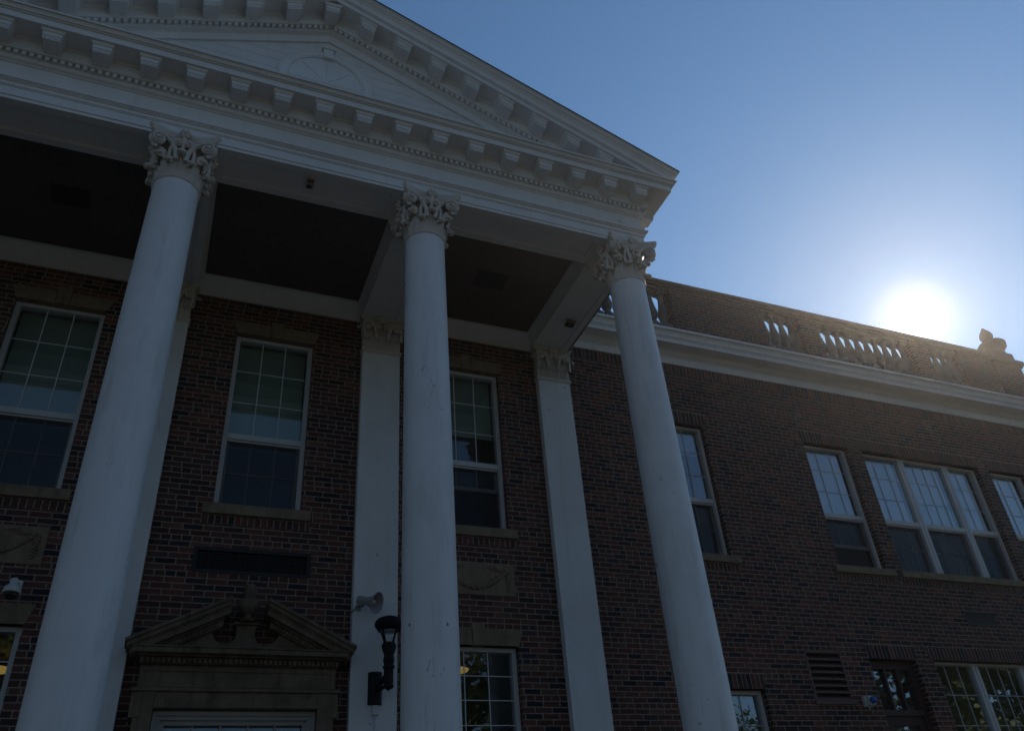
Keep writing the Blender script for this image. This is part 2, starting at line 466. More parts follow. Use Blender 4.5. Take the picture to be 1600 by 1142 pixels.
def window(parent, x0, x1, z0, z1, yw, rec, rail, cols, ru, rl, shade, open_z=None, label=None, mull=(),
           frame_m=None, shade_low=None, fw=0.055, mt=0.010, screen=True, gm=None, bm_=None):
    """double-hung window in the opening x0..x1, z0..z1 of the wall face at yw"""
    fm = frame_m or M_FRAME
    y = yw + rec
    b = MB()
    b.box(x0, x0 + fw, y, y + .11, z0, z1); b.box(x1 - fw, x1, y, y + .11, z0, z1)
    b.box(x0 + fw, x1 - fw, y + .002, y + .11, z1 - fw * .85, z1); b.box(x0 + fw, x1 - fw, y - .012, y + .11, z0, z0 + .05)
    ms = []
    edges = [x0] + [v for m in mull for v in m] + [x1]
    for a, c in mull:
        b.box(a, (a + c) / 2 - .006, y - .004, y + .10, z0 + .05, z1 - fw * .85)
        b.box((a + c) / 2 + .006, c, y - .004, y + .10, z0 + .05, z1 - fw * .85)
        b.box((a + c) / 2 - .006, (a + c) / 2 + .006, y + .012, y + .10, z0 + .05, z1 - fw * .85)
    bays = [(edges[i] + (fw if i == 0 else 0.0), edges[i + 1] - (fw if i + 2 == len(edges) else 0.0)) for i in range(0, len(edges), 2)]
    up, lo, sh, gb, scn = MB(), MB(), MB(), MB(), MB()
    colz = cols if isinstance(cols, (list, tuple)) else [cols] * len(bays)
    for (a, c), nc in zip(bays, colz):
        b.box(a, c, y + .006, y + .075, rail - .036, rail + .038)
        b.box(a, c, y + .03, y + .075, rail - .058, rail - .036)
        # upper sash
        zt, zb = z1 - fw * .85, rail + .038
        up.box(a, c, y + .046, y + .058, zb, zt)
        for i in range(1, nc):
            xx = a + (c - a) * i / nc; gb.box(xx - mt / 2, xx + mt / 2, y + .034, y + .044, zb, zt)
        for i in range(1, ru):
            zz = zb + (zt - zb) * i / ru; gb.box(a, c, y + .036, y + .0445, zz - mt / 2, zz + mt / 2)
        # lower sash, a step further in
        zt2, zb2 = rail - .036, z0 + .05
        op = open_z if open_z is not None else 0.0
        sw = .034
        b.box(a, a + sw, y + .078, y + .105, zb2 + op, zt2); b.box(c - sw, c, y + .078, y + .105, zb2 + op, zt2)
        b.box(a + sw, c - sw, y + .078, y + .105, zb2 + op, zb2 + op + .05)
        lo.box(a + sw, c - sw, y + .086, y + .096, zb2 + op + .05, zt2)
        for i in range(1, nc):
            xx = a + (c - a) * i / nc; gb.box(xx - mt / 2, xx + mt / 2, y + .074, y + .084, zb2 + op + .05, zt2)
        if not op:
            for i in range(1, rl):
                zz = zb2 + (zt2 - zb2) * i / rl; gb.box(a + sw, c - sw, y + .0755, y + .0845, zz - mt / 2, zz + mt / 2)
        if screen:
            scn.face([(a, y + .052, z0 + .05), (c, y + .052, z0 + .05), (c, y + .052, rail - .036), (a, y + .052, rail - .036)])
        if shade:
            sh.box(a + .008, c - .008, y + .16, y + .166, shade, z1 + .02)
            sh.box(a + .008, c - .008, y + .155, y + .171, shade - .022, shade)
    o = b.build('window', fm, parent)
    if label: o['label'] = label
    up.build('pane', gm or M_GLASS, o); lo.build('pane', M_GLASS, o)
    gb.build('glazing_bars', bm_ or M_MUNT, o)
    if screen: scn.build('insect_screen', M_SCREEN, o, fix=False)
    if shade: sh.build('window_shade', shade_low or M_SHADE, o)
    return o

def upright_course(parent, name, x0, x1, z0, z1, y, pitch, flare=0.0):
    b = MB(); b.prism([(x0, z0), (x1, z0), (x1 + flare, z1), (x0 - flare, z1)], y - .004, y + .05)
    return b.build(name, soldier_mat(z1 - z0 + .002, pitch, z0), parent)

def keyed_lintel(parent, x0, x1, z0, z1, y, flare=.075, kw=.17, kz=.06):
    xc = (x0 + x1) / 2
    b = MB()
    b.prism([(x0 - .005, z0), (xc - kw * .43, z0), (xc - kw * .5, z1), (x0 - flare, z1)], y - .012, y + .09)
    b.prism([(xc + kw * .43, z0), (x1 + .005, z0), (x1 + flare, z1), (xc + kw * .5, z1)], y - .012, y + .09)
    b.prism([(xc - kw * .43 + .003, z0 - .003), (xc + kw * .43 - .003, z0 - .003), (xc + kw * .5 - .003, z1 + kz), (xc - kw * .5 + .003, z1 + kz)], y - .022, y + .09)
    return b.build('lintel', M_STONE, parent, bevel=.004)

def sill(parent, x0, x1, z0, z1, y, ex=.11, m=None):
    b = MB(); b.box(x0 - ex, x1 + ex, y - .05, y + .16, z0, z1)
    return b.build('sill', m or M_STONE, parent, bevel=.006)

def relief(parent, x0, x1, z0, z1, y):
    b = MB(); b.box(x0, x1, y - .012, y + .05, z0, z1)
    xc = (x0 + x1) / 2
    p = b.build('relief_panel', M_STONE, parent, bevel=.004)
    gmb = MB(); hw = (x1 - x0) / 2 - .12
    zt = z1 - .10; sag = .20
    for i in range(25):
        t_ = -1 + 2 * i / 24
        x = xc + hw * t_; z = zt - sag * (1 - t_ * t_)
        r = .017 + .013 * (1 - abs(t_)) + .004 * (i % 2)
        for k in range(3):
            a = k * 2.1 + i
            gmb.lathe([(r * .2, -r), (r * .8, -r * .6), (r, 0), (r * .8, r * .6), (r * .2, r)], x + math.cos(a) * r * .7, y - .018, 7, True, True, z + math.sin(a) * r * .6)
    for s in (-1, 1):
        for k in range(7):
            z = zt - .02 - .035 * k; r = .024 - .0015 * k
            for q in (-1, 1):
                gmb.lathe([(r * .2, -r), (r * .8, -r * .6), (r, 0), (r * .7, r * .6), (r * .2, r)], xc + s * (hw + .03) + q * .012, y - .016, 7, True, True, z + .012 * q)
        gmb.lathe([(.006, -.035), (.03, -.02), (.036, 0), (.03, .02), (.006, .035)], xc + s * hw, y - .018, 9, True, True, zt + .005)
        for k in range(4):
            gmb.tube([(xc + s * hw * .95, y - .014, zt + .01), (xc + s * (hw * .8 - .02 * k), y - .02, zt + .012 + .02 * k), (xc + s * (hw * .55 - .03 * k), y - .014, zt + .0 + .014 * k)], [.01, .012, .004], 6)
    gmb.build('garland', M_STONE, p)
    return p

# ------------------------------------------------------------------ main block
YW = 9.30            # brick face of the main block
YV = 9.62            # brick face of the wing
main = empty('school_building', (0.8, YW, GZ), 'red brick main block of the school behind the tall white columns', 'building')
W1 = (-2.235, -1.262, 4.40, 6.842); W2 = (0.282, 1.258, 4.40, 6.842); W3 = (2.905, 3.890, 4.40, 6.842)
W4 = (2.905, 3.905, 0.55, 2.912); W5 = (-2.26, -1.283, 0.55, 2.952)
DOOR = (0.0, 1.558, -0.9, 2.145)
GR = (0.165, 1.400, 3.60, 3.873)
wb = MB()
wall_holes(wb, -16.0, 5.03, GZ, 9.55, YW, 0.34, [W1, W2, W3, W4, W5, DOOR, GR])
wb.box(5.028, 5.03, YW + .003, 9.9, GZ, 9.55)
wb.build('wall', M_BRICK, main, fix=False)
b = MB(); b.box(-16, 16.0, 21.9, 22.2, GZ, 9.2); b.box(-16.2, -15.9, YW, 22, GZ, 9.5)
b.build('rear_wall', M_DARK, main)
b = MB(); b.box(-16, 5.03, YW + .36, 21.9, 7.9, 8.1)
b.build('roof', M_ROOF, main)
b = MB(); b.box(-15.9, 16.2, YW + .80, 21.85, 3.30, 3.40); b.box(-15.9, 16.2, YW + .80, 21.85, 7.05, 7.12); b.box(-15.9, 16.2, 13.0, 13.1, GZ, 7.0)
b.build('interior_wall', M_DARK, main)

win = window(main, *W1, YW, .085, 5.36, 3, 3, 2, 5.30, label='tall sash window left of the first column', shade_low=M_SHADE2)
keyed_lintel(win, W1[0], W1[1], 6.84, 7.03, YW); sill(win, W1[0], W1[1], 4.275, 4.40, YW)
upright_course(win, 'rowlock_course', W1[0] - .11, W1[1] + .11, 4.165, 4.272, YW, .0715)
win = window(main, *W2, YW, .085, 5.36, 3, 3, 2, 5.30, label='tall sash window above the door', shade_low=M_SHADE2)
keyed_lintel(win, W2[0], W2[1], 6.84, 7.03, YW); sill(win, W2[0], W2[1], 4.275, 4.40, YW)
upright_course(win, 'rowlock_course', W2[0] - .11, W2[1] + .11, 4.165, 4.272, YW, .0715)
win = window(main, *W3, YW, .085, 5.36, 3, 3, 2, 5.88, open_z=.55, label='sash window with its lower sash raised', shade_low=M_SHADE2)
keyed_lintel(win, W3[0], W3[1], 6.84, 7.03, YW); sill(win, W3[0], W3[1], 4.275, 4.40, YW)
upright_course(win, 'rowlock_course', W3[0] - .11, W3[1] + .11, 4.165, 4.272, YW, .0715)
win = window(main, *W4, YW, .085, 1.2, 3, 6, 2, None, label='lower window with a lit lamp inside', screen=False)
keyed_lintel(win, W4[0], W4[1], 2.912, 3.115, YW); sill(win, W4[0], W4[1], .43, .55, YW)
win = window(main, *W5, YW, .085, 1.2, 3, 6, 2, None, label='lower window at the far left', screen=False)
keyed_lintel(win, W5[0], W5[1], 2.952, 3.155, YW); sill(win, W5[0], W5[1], .43, .55, YW)
relief(main, 2.875, 3.922, 3.52, 3.925, YW).__setitem__('label', 'garland panel beside the second column')
relief(main, -2.31, -1.266, 3.557, 3.965, YW).__setitem__('label', 'garland panel at the left edge')
# ventilation grille over the door
b = MB()
x0, x1, z0, z1 = GR
b.box(x0 + .002, x1 - .002, YW + .10, YW + .12, z0, z1)
b.box(x0 - .012, x0 + .03, YW - .012, YW + .1, z0 - .01, z1 + .01); b.box(x1 - .03, x1 + .012, YW - .012, YW + .1, z0 - .01, z1 + .01)
b.box(x0 + .03, x1 - .03, YW - .010, YW + .1, z1 - .03, z1 + .01); b.box(x0 + .03, x1 - .03, YW - .010, YW + .1, z0 - .01, z0 + .03)
for i in range(1, 9):
    z = z0 + .03 + (z1 - z0 - .06) * i / 9; b.box(x0 + .03, x1 - .03, YW + .004, YW + .03, z - .004, z + .004)
for i in range(1, 16):
    x = x0 + (x1 - x0) * i / 16; b.box(x - .004, x + .004, YW + .012, YW + .035, z0 + .03, z1 - .03)
b.build('ventilation_grille', plain('grey black grille metal', (0.016, 0.018, 0.020), .6), main)

# door and its stone surround
door = empty('doorway', (0.777, YW, -0.9), parent=main)
XC = 0.777
b = MB()
for s in (-1, 1):                      # jambs with ears
    a, c = sorted((XC + s * .778, XC + s * .945)); b.box(a, c, 9.13, YW + .2, -.9, 2.06)
    a, c = sorted((XC + s * .778, XC + s * .885)); b.box(a, c, 9.115, 9.1295, -.9, 2.30)
    a, c = sorted((XC + s * .778, XC + s * .985)); b.box(a, c, 9.125, YW + .2, 2.06, 2.30)
b.box(XC - .778, XC + .778, 9.115, YW + .2, 2.147, 2.235); b.box(XC - .778, XC + .778, 9.128, YW + .2, 2.235, 2.30)
b.box(XC - 1.0, XC + 1.0, 9.10, YW, 2.30, 2.335)
b.build('door_surround', M_TERRA, door, bevel=.006)
b = MB()
b.box(XC - .955, XC + .955, 9.15, YW, 2.335, 2.56)
for (a, c, d, e) in ((-.945, .945, 2.50, 2.545), (-.945, .945, 2.345, 2.375), (-.945, -.90, 2.375, 2.50), (.90, .945, 2.375, 2.50)):
    b.box(XC + a, XC + c, 9.138, 9.151, d, e)
b.build('frieze', M_TERRA, door, bevel=.004)
b = MB()
b.box(XC - .965, XC + .965, 9.11, YW, 2.56, 2.625)
n = 40
for i in range(n):
    x = XC - .97 + 1.94 * (i + .5) / n; b.box(x - .0145, x + .0145, 9.075, 9.112, 2.565, 2.612)
b.box(XC - 1.0, XC + 1.0, 9.06, YW, 2.625, 2.64)
b.box(XC - 1.045, XC + 1.045, 8.985, YW, 2.64, 2.69); b.box(XC - 1.055, XC + 1.055, 8.97, YW, 2.69, 2.703)
b.build('cornice', M_TERRA, door, bevel=.003)
# tympanum plate with two scroll cut-outs
half = [(.0, 2.703), (.93, 2.703), (.62, 2.80), (.345, 2.93), (.325, 2.875), (.29, 2.82), (.245, 2.786), (.19, 2.779), (.14, 2.795), (.105, 2.835), (.09, 2.885), (.095, 2.935), (.11, 2.985), (.0, 2.985)]
b = MB()
b.prism([(XC + x, z) for x, z in half], 9.15, YW); b.prism([(XC - x, z) for x, z in half][::-1], 9.15, YW)
b.box(XC - .125, XC + .125, 9.12, YW, 2.985, 3.008)
b.build('tympanum', M_TERRA, door, bevel=.004)
sl_ = .50
for s in (-1, 1):
    def shear(x, y, z): return (XC + s * x, y, z - sl_ * x)
    b = MB(); zt = 3.317
    for (ya, zlo, zhi, xe) in ((8.945, -.035, .0, 1.125), (8.97, -.085, -.035, 1.105), (9.0, -.105, -.085, 1.09), (9.01, -.165, -.105, 1.07), (9.07, -.185, -.165, 1.0), (9.10, -.25, -.185, .96)):
        b.box(.185 if ya < 9.05 else .235, xe, ya, YW, zt + zlo, zt + zhi, shear)
    for i in range(17):
        x = .30 + .036 * i; b.box(x - .012, x + .012, 9.078, 9.102, zt - .238, zt - .192, shear)
    b.build('raking_cornice', M_TERRA, door, bevel=.003)
b = MB()
b.lathe([(.05, 3.008), (.075, 3.02), (.07, 3.04), (.035, 3.06), (.04, 3.08), (.075, 3.11), (.105, 3.16), (.112, 3.20), (.108, 3.222), (.075, 3.245), (.052, 3.275), (.06, 3.30), (.068, 3.335), (.06, 3.38), (.04, 3.41), (.015, 3.43)], XC, 9.12, 20)
b.build('finial', M_TERRA, door)
b = MB()                               # white frame, transom bar, transom glass, doors
x0, x1, zt = DOOR[0] + .006, DOOR[1] - .006, 2.14
for k, (dx, yy) in enumerate(((0.0, 9.22), (.035, 9.25), (.075, 9.29))):
    b.box(x0 + dx, x0 + dx + .04, yy, 9.42, -.9, zt - dx); b.box(x1 - dx - .04, x1 - dx, yy, 9.42, -.9, zt - dx)
    b.box(x0 + dx + .04, x1 - dx - .04, yy, 9.42, zt - dx - .04, zt - dx)
b.box(x0 + .115, x1 - .115, 9.29, 9.42, 1.44, 1.56)
for i in range(1, 5):
    x = .118 + (1.438 - .118) * i / 5; b.box(x - .011, x + .011, 9.325, 9.345, 1.56, zt - .113)
b.build('door_frame', M_DFRAME, door)
b = MB(); b.box(x0 + .115, x1 - .115, 9.35, 9.36, 1.56, zt - .115)
b.build('transom_pane', M_GLASS, door)
for s in (-1, 1):
    b = MB(); a, c = sorted((XC + s * .004, XC + s * .655)); b.box(a, c, 9.34, 9.39, -.9, 1.44)
    for z in (-.7, .35): b.box(a + .1, c - .1, 9.325, 9.341, z, z + .85)
    d = b.build('door', M_FRAME, door, bevel=.004)
    h = MB(); h.tube([(XC + s * .06, 9.30, .05), (XC + s * .06, 9.29, .2), (XC + s * .06, 9.30, .35)], .012, 8)
    h.build('handle', M_LAMP, d)

# ------------------------------------------------------------------ portico
port = empty('portico', (0.785, 6.93, -0.9), 'white painted portico with tall columns carrying a broad modillioned pediment', 'portico')
XA, XB = -3.45, 5.017      # ends of the frieze
YF = 6.73                  # front of the architrave and frieze
ZS = 7.36                  # soffit
XM = 0.80                  # centre line of the gable

def sweep(mb, prof, xa=XA, xb=XB, yf=YF, yend=YW + .25):
    path = [((xa, yend), (-1, 0)), ((xa, yf), (-1, -1)), ((xb, yf), (1, -1)), ((xb, yend), (1, 0))]
    for (p, d), (p2, d2) in zip(path[:-1], path[1:]):
        for (o1, z1), (o2, z2) in zip(prof[:-1], prof[1:]):
            mb.face([(p[0] + d[0] * o1, p[1] + d[1] * o1, z1), (p2[0] + d2[0] * o1, p2[1] + d2[1] * o1, z1),
                     (p2[0] + d2[0] * o2, p2[1] + d2[1] * o2, z2), (p[0] + d[0] * o2, p[1] + d[1] * o2, z2)])

# architrave: fascias and taenia outside, panelled soffit below
b = MB()
sweep(b, [(0, ZS), (0, 7.402), (.012, 7.404), (.012, 7.412), (.010, 7.414), (.010, 7.522), (.018, 7.522), (.018, 7.534), (.028, 7.536), (.028, 7.577), (.040, 7.577), (.040, 7.589), (.052, 7.590), (.052, 7.602), (.066, 7.603), (.066, 7.628), (.0, 7.64)])
YB = 7.244
def soffit_panel(mb, x0, x1, y0, y1, z, mx, my, dz):
    """flat soffit with one sunk panel"""
    a, c, d, e = x0 + mx, x1 - mx, y0 + my, y1 - my
    for q in ([(x0, y0), (x1, y0), (c, d), (a, d)], [(x1, y0), (x1, y1), (c, e), (c, d)], [(x1, y1), (x0, y1), (a, e), (c, e)], [(x0, y1), (x0, y0), (a, d), (a, e)]):
        mb.face([(x, y, z) for x, y in q])
    k = .012
    for q in ([(a, d), (c, d)], [(c, d), (c, e)], [(c, e), (a, e)], [(a, e), (a, d)]):
        mb.face([(q[0][0], q[0][1], z), (q[1][0], q[1][1], z), (q[1][0], q[1][1], z + dz), (q[0][0], q[0][1], z + dz)])
    mb.face([(a, d, z + dz), (c, d, z + dz), (c, e, z + dz), (a, e, z + dz)])
PX = [(-0.835, -0.313), (1.893, 2.408), (4.483, 4.998)]
PX.insert(0, (-3.43, -2.92))
CX = [-3.27, -0.59, 2.10, 4.77]
for i in range(3):
    soffit_panel(b, CX[i], CX[i + 1], YF, YB, ZS, .42, .09, .035)
b.face([(XA, YF, ZS), (CX[0], YF, ZS), (CX[0], YB, ZS), (XA, YB, ZS)]); b.face([(CX[3], YF, ZS), (XB, YF, ZS), (XB, YB, ZS), (CX[3], YB, ZS)])
b.face([(XA, YB, ZS), (XB, YB, ZS), (XB, YB, 7.62), (XA, YB, 7.62)])
b.build('architrave', M_WHITE, port, fix=False)
b = MB(); sweep(b, [(0, 7.64), (0, 7.885)])
dk = MB(); dk.lathe([(.045, 0), (.045, .012), (.038, .016), (.030, .010), (.004, .010)], 0, 0, 24, True, False)
b.add(dk, Matrix.Translation((XB - .29, YF, 7.765)) @ Matrix.Rotation(math.radians(90), 4, 'X'))
b.build('frieze', M_WHITE, port, fix=False)

# cross beams from the columns back to the pilasters
BX = [(-3.46, -2.93), (-0.845, -0.285), (1.86, 2.415), (4.425, 5.017)]
for i, (a, c) in enumerate(BX):
    b = MB()
    soffit_panel(b, a, c if i < 3 else 4.985, YB, 9.27, ZS - .001, .085, .10, .03)
    for s, x in ((-1, a), (1, c)):
        if (i == 0 and s < 0) or (i == 3 and s > 0): continue
        pr = [(0, ZS - .001), (0, 7.44), (.012, 7.45), (.012, 7.50), (.03, 7.53), (.055, 7.585), (.06, 7.60), (.06, 7.63)]
        for (o1, z1), (o2, z2) in zip(pr[:-1], pr[1:]):
            b.face([(x + s * o1, YB, z1), (x + s * o1, 9.27, z1), (x + s * o2, 9.27, z2), (x + s * o2, YB, z2)])
    b.build('beam', M_WHITE, port, fix=False)
# wall moulding under the ceiling
pr = [(.0, 7.355), (.02, 7.355), (.025, 7.40), (.03, 7.41), (.045, 7.455), (.085, 7.53), (.13, 7.575), (.14, 7.58), (.14, 7.64), (0, 7.64)]
for i in range(3):
    b = MB(); a, c = BX[i][1] - .02, BX[i + 1][0] + .02
    for (o1, z1), (o2, z2) in zip(pr[:-1], pr[1:]):
        b.face([(a, YW - .001 - o1, z1), (c, YW - .001 - o1, z1), (c, YW - .001 - o2, z2), (a, YW - .001 - o2, z2)])
    b.build('wall_moulding', M_WHITE, port, fix=False)
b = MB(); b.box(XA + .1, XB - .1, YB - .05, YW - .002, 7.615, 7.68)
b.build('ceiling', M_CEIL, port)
for x0, x1, y0, y1 in ((-1.98, -1.57, 8.075, 8.38), (3.20, 3.645, 8.04, 8.37)):
    b = MB(); b.box(x0, x1, y0, y1, 7.604, 7.62)
    for i in range(1, 12):
        y = y0 + (y1 - y0) * i / 12; b.box(x0 + .02, x1 - .02, y - .006, y + .006, 7.598, 7.605)
    b.build('ceiling_vent', M_BLACK, port)

# main cornice
cor = MB()
sweep(cor, [(0, 7.885), (.012, 7.885), (.012, 7.896), (.026, 7.904), (.045, 7.912), (.055, 7.928), (.062, 7.935), (.062, 7.945), (.055, 7.946)])
sweep(cor, [(.055, 7.946), (.056, 7.947), (.056, 8.0), (.10, 8.0), (.11, 8.008), (.115, 8.03), (.118, 8.045), (.118, 8.135), (.135, 8.145), (.145, 8.168), (.325, 8.168)])
sweep(cor, [(.325, 8.168), (.325, 8.160), (.358, 8.160), (.358, 8.248), (.374, 8.248), (.374, 8.262), (.394, 8.263), (.394, 8.278), (.400, 8.284), (.410, 8.300), (.432, 8.302), (.432, 8.322), (-.03, 8.40)])
CORN = cor.build('cornice', M_WHITE, port, fix=False)
def toothed(mb, n, p, w, z0, z1, to, o0=.054, o1=.096):
    """one strip with n teeth; to(t, out, z) -> point"""
    path = []
    for i in range(n):
        path += [(i * p, o0), (i * p, o1), (i * p + w, o1), (i * p + w, o0)]
    mb.grid([[to(t, o, z0) for t, o in path], [to(t, o, z1) for t, o in path]], False, False)
    for i in range(n):
        for z in (z0, z1):
            mb.face([to(*q, z) for q in path[4 * i:4 * i + 4]])
db = MB()
nd = int((XB - XA + .15) / .0707)
toothed(db, nd, .0707, .038, 7.948, 7.996, lambda t, o, z: (XA - .075 + t, YF - o, z))
db.build('dentil_band', M_WHITE, CORN)
db = MB(); toothed(db, 34, .0707, .038, 7.948, 7.996, lambda t, o, z: (XB + o, YF - .07 + t, z))
db.build('dentil_band', M_WHITE, CORN)

def modillion_mb(w=.185):
    """block hanging under the corona, origin at the top centre of its back"""
    m = MB()
    m.box(-w / 2 + .012, w / 2 - .012, -.185, 0, -.143, -.045)         # body
    m.box(-w / 2 + .006, w / 2 - .006, -.192, 0, -.122, -.100)         # lower fillet
    m.box(-w / 2 + .004, w / 2 - .004, -.196, 0, -.092, -.045)         # face fillet
    prof = [(.0, -.045), (.012, -.038), (.020, -.022), (.026, -.006), (.026, 0.0)]
    for (o1, z1), (o2, z2) in zip(prof[:-1], prof[1:]):
        h = w / 2
        m.face([(-h - o1 + .004, -.196 - o1, z1), (h + o1 - .004, -.196 - o1, z1), (h + o2 - .004, -.196 - o2, z2), (-h - o2 + .004, -.196 - o2, z2)])
        for s in (-1, 1):
            m.face([(s * (h + o1 - .004), -.196 - o1, z1), (s * (h + o1 - .004), 0, z1), (s * (h + o2 - .004), 0, z2), (s * (h + o2 - .004), -.196 - o2, z2)])
    return m
YMB = YF - .112            # back of the modillions
mod = modillion_mb()
me_mod = None
for k in range(-9, 10):
    x = .779 + .4615 * k
    if k == 9: x -= .0
    if me_mod is None:
        o = mod.build('modillion', M_WHITE, CORN, loc=(x, YMB, 8.168), fix=False); me_mod = o
    else:
        o = me_mod.copy(); COL.objects.link(o); o.location = (x, YMB, 8.168)
for k in range(6):         # along the right-hand return
    o = me_mod.copy(); COL.objects.link(o)
    o.rotation_euler = (0, 0, math.radians(90)); o.location = (XB + .112, YF + .16 + .4615 * k, 8.168)

# pediment: tympanum, raking cornices
ZA = 10.02                 # level of the raking modillion undersides on the centre line
SR, SLF = .415, .448
ped = MB()
ped.prism([(XM, ZA - .15), (XA - .1, ZA - .15 - SLF * (XM - XA + .1)), (XA - .1, 8.2), (XB + .1, 8.2), (XB + .1, ZA - .15 - SR * (XB + .1 - XM))], YF + .03, YF + .2)
# joints of the horizontal boards
for i in range(1, 9):
    z = 8.36 + .158 * i
    x0 = XM - (ZA - .26 - z) / SLF; x1 = XM + (ZA - .26 - z) / SR
    if x1 - x0 > .2: ped.box(x0, x1, YF + .0262, YF + .031, z, z + .149)
PED = ped.build('pediment', paint_mat('white tympanum boards', (.70, .70, .685), peel=.8), port)

def rake(mb, prof, s, end_extra=0.0):
    sl2 = SR if s > 0 else SLF
    xe = XB if s > 0 else XA
    for (o1, z1), (o2, z2) in zip(prof[:-1], prof[1:]):
        X1 = xe + s * o1; X2 = xe + s * o2
        mb.face([(XM, YF - o1, ZA + z1), (X1, YF - o1, ZA + z1 - sl2 * abs(X1 - XM)), (X2, YF - o2, ZA + z2 - sl2 * abs(X2 - XM)), (XM, YF - o2, ZA + z2)])
rp = [(-.03, -.255), (.0, -.255), (.0, -.132), (.008, -.127), (.022, -.118), (.045, -.112), (.055, -.105), (.062, -.10), (.062, -.094), (.056, -.094), (.056, -.045), (.10, -.045), (.11, -.038), (.115, -.012), (.118, .0), (.118, .095), (.135, .105), (.145, .128), (.325, .128), (.325, .12), (.358, .12), (.358, .196), (.374, .196), (.374, .212), (.388, .213), (.388, .228), (.391, .25), (.40, .285), (.425, .318), (.448, .338), (.452, .345), (.456, .362), (.472, .366), (.472, .382)]
for s in (-1, 1):
    b = MB(); rake(b, rp, s)
    sl2 = SR if s > 0 else SLF; xe = XB if s > 0 else XA
    for (o1, z1), (o2, z2) in zip(rp[20:-1], rp[21:]):        # the sima turns the corner and runs back along the eaves
        X1, X2 = xe + s * o1, xe + s * o2
        q1, q2 = ZA + z1 - sl2 * abs(X1 - XM), ZA + z2 - sl2 * abs(X2 - XM)
        b.face([(X1, YF - o1, q1), (X1, 9.9, q1), (X2, 9.9, q2), (X2, YF - o2, q2)])
    rk = b.build('raking_cornice', M_WHITE, PED, fix=False)
    b = MB()
    toothed(b, int(4.2 / .0707), .0707, .038, -.094, -.047, lambda t, o, z: (XM + s * (t + .035), YF - o, ZA + z - sl2 * (t + .035)))
    b.build('dentil_band', M_WHITE, PED)
mods = modillion_mb()
for k in range(-8, 9):
    x = .779 + .4615 * k
    s = 1 if x > XM else -1
    sl2 = SR if s > 0 else SLF
    if k == 0:
        m0 = MB(); m0.add(mods)
        m0.v = [(px, py, pz - (SR if px > .02 else SLF) * abs(px - .02)) for px, py, pz in m0.v]
    else:
        m0 = MB(); m0.add(mods); m0.v = [(px, py, pz - s * sl2 * px) for px, py, pz in m0.v]
    z = ZA + .128 - (0 if k == 0 else sl2 * abs(x - XM))
    if z < 8.36: continue
    m0.build('modillion', M_WHITE, PED, loc=(x, YMB, z), fix=False)
# lunette in the tympanum
b = MB(); xc, zc, ro, ri = .805, 8.95, .575, .465
n = 40
def arc(r, y, z0=zc): return [(xc + r, y, z0 - .6)] + [(xc + r * math.cos(math.pi * i / n), y, z0 + r * math.sin(math.pi * i / n)) for i in range(n + 1)] + [(xc - r, y, z0 - .6)]
prof = [(ro, YF + .03), (ro, YF - .0), (ro - .03, YF - .012), (ro - .04, YF - .004), (ri + .025, YF - .004), (ri + .015, YF + .006), (ri, YF + .006), (ri, YF + .14)]
for (r1, y1), (r2, y2) in zip(prof[:-1], prof[1:]): b.grid([arc(r1, y1), arc(r2, y2)], False, True)
b.prism([(xc - .052, zc + ri - .02), (xc + .052, zc + ri - .02), (xc + .066, zc + ro + .03), (xc - .066, zc + ro + .03)], YF - .03, YF + .04)
b.box(xc - .085, xc + .085, YF - .045, YF + .04, zc + ro + .03, zc + ro + .055)
b.build('lunette_arch', M_WHITE, PED, fix=False)
b = MB()
b.face([(xc + (ri + .02) * math.cos(math.pi * i / n), YF + .0225, zc + (ri + .02) * math.sin(math.pi * i / n)) for i in range(n + 1)])
for a in (45, 90, 135):
    ca, sa = math.cos(math.radians(a)), math.sin(math.radians(a))
    b.tube([(xc + .05 * ca, YF + .02, zc + .05 * sa), (xc + .42 * ca, YF + .02, zc + .42 * sa)], .005, 6)
b.build('lunette_fan', M_WHITE, PED, fix=False)
# roof of the portico
b = MB()
for s in (-1, 1):
    sl2 = SR if s > 0 else SLF; xe = (XB if s > 0 else XA) + s * .478
    z1 = ZA + .386 - sl2 * abs(xe - XM)
    b.face([(XM, YF - .48, ZA + .402), (xe, YF - .48, z1 + .016), (xe, 9.9, z1 + .016), (XM, 9.9, ZA + .402)])
    b.face([(XM, YF - .478, ZA + .381), (xe, YF - .478, z1 - .006), (xe, 9.9, z1 - .006), (XM, 9.9, ZA + .381)])
    b.face([(XM, YF - .48, ZA + .402), (xe, YF - .48, z1 + .016), (xe, YF - .478, z1 - .006), (XM, YF - .478, ZA + .381)])
    b.face([(xe, YF - .48, z1 + .016), (xe, 9.9, z1 + .016), (xe, 9.9, z1 - .006), (xe, YF - .478, z1 - .006)])
b.build('roof', M_COPE, port, fix=False)

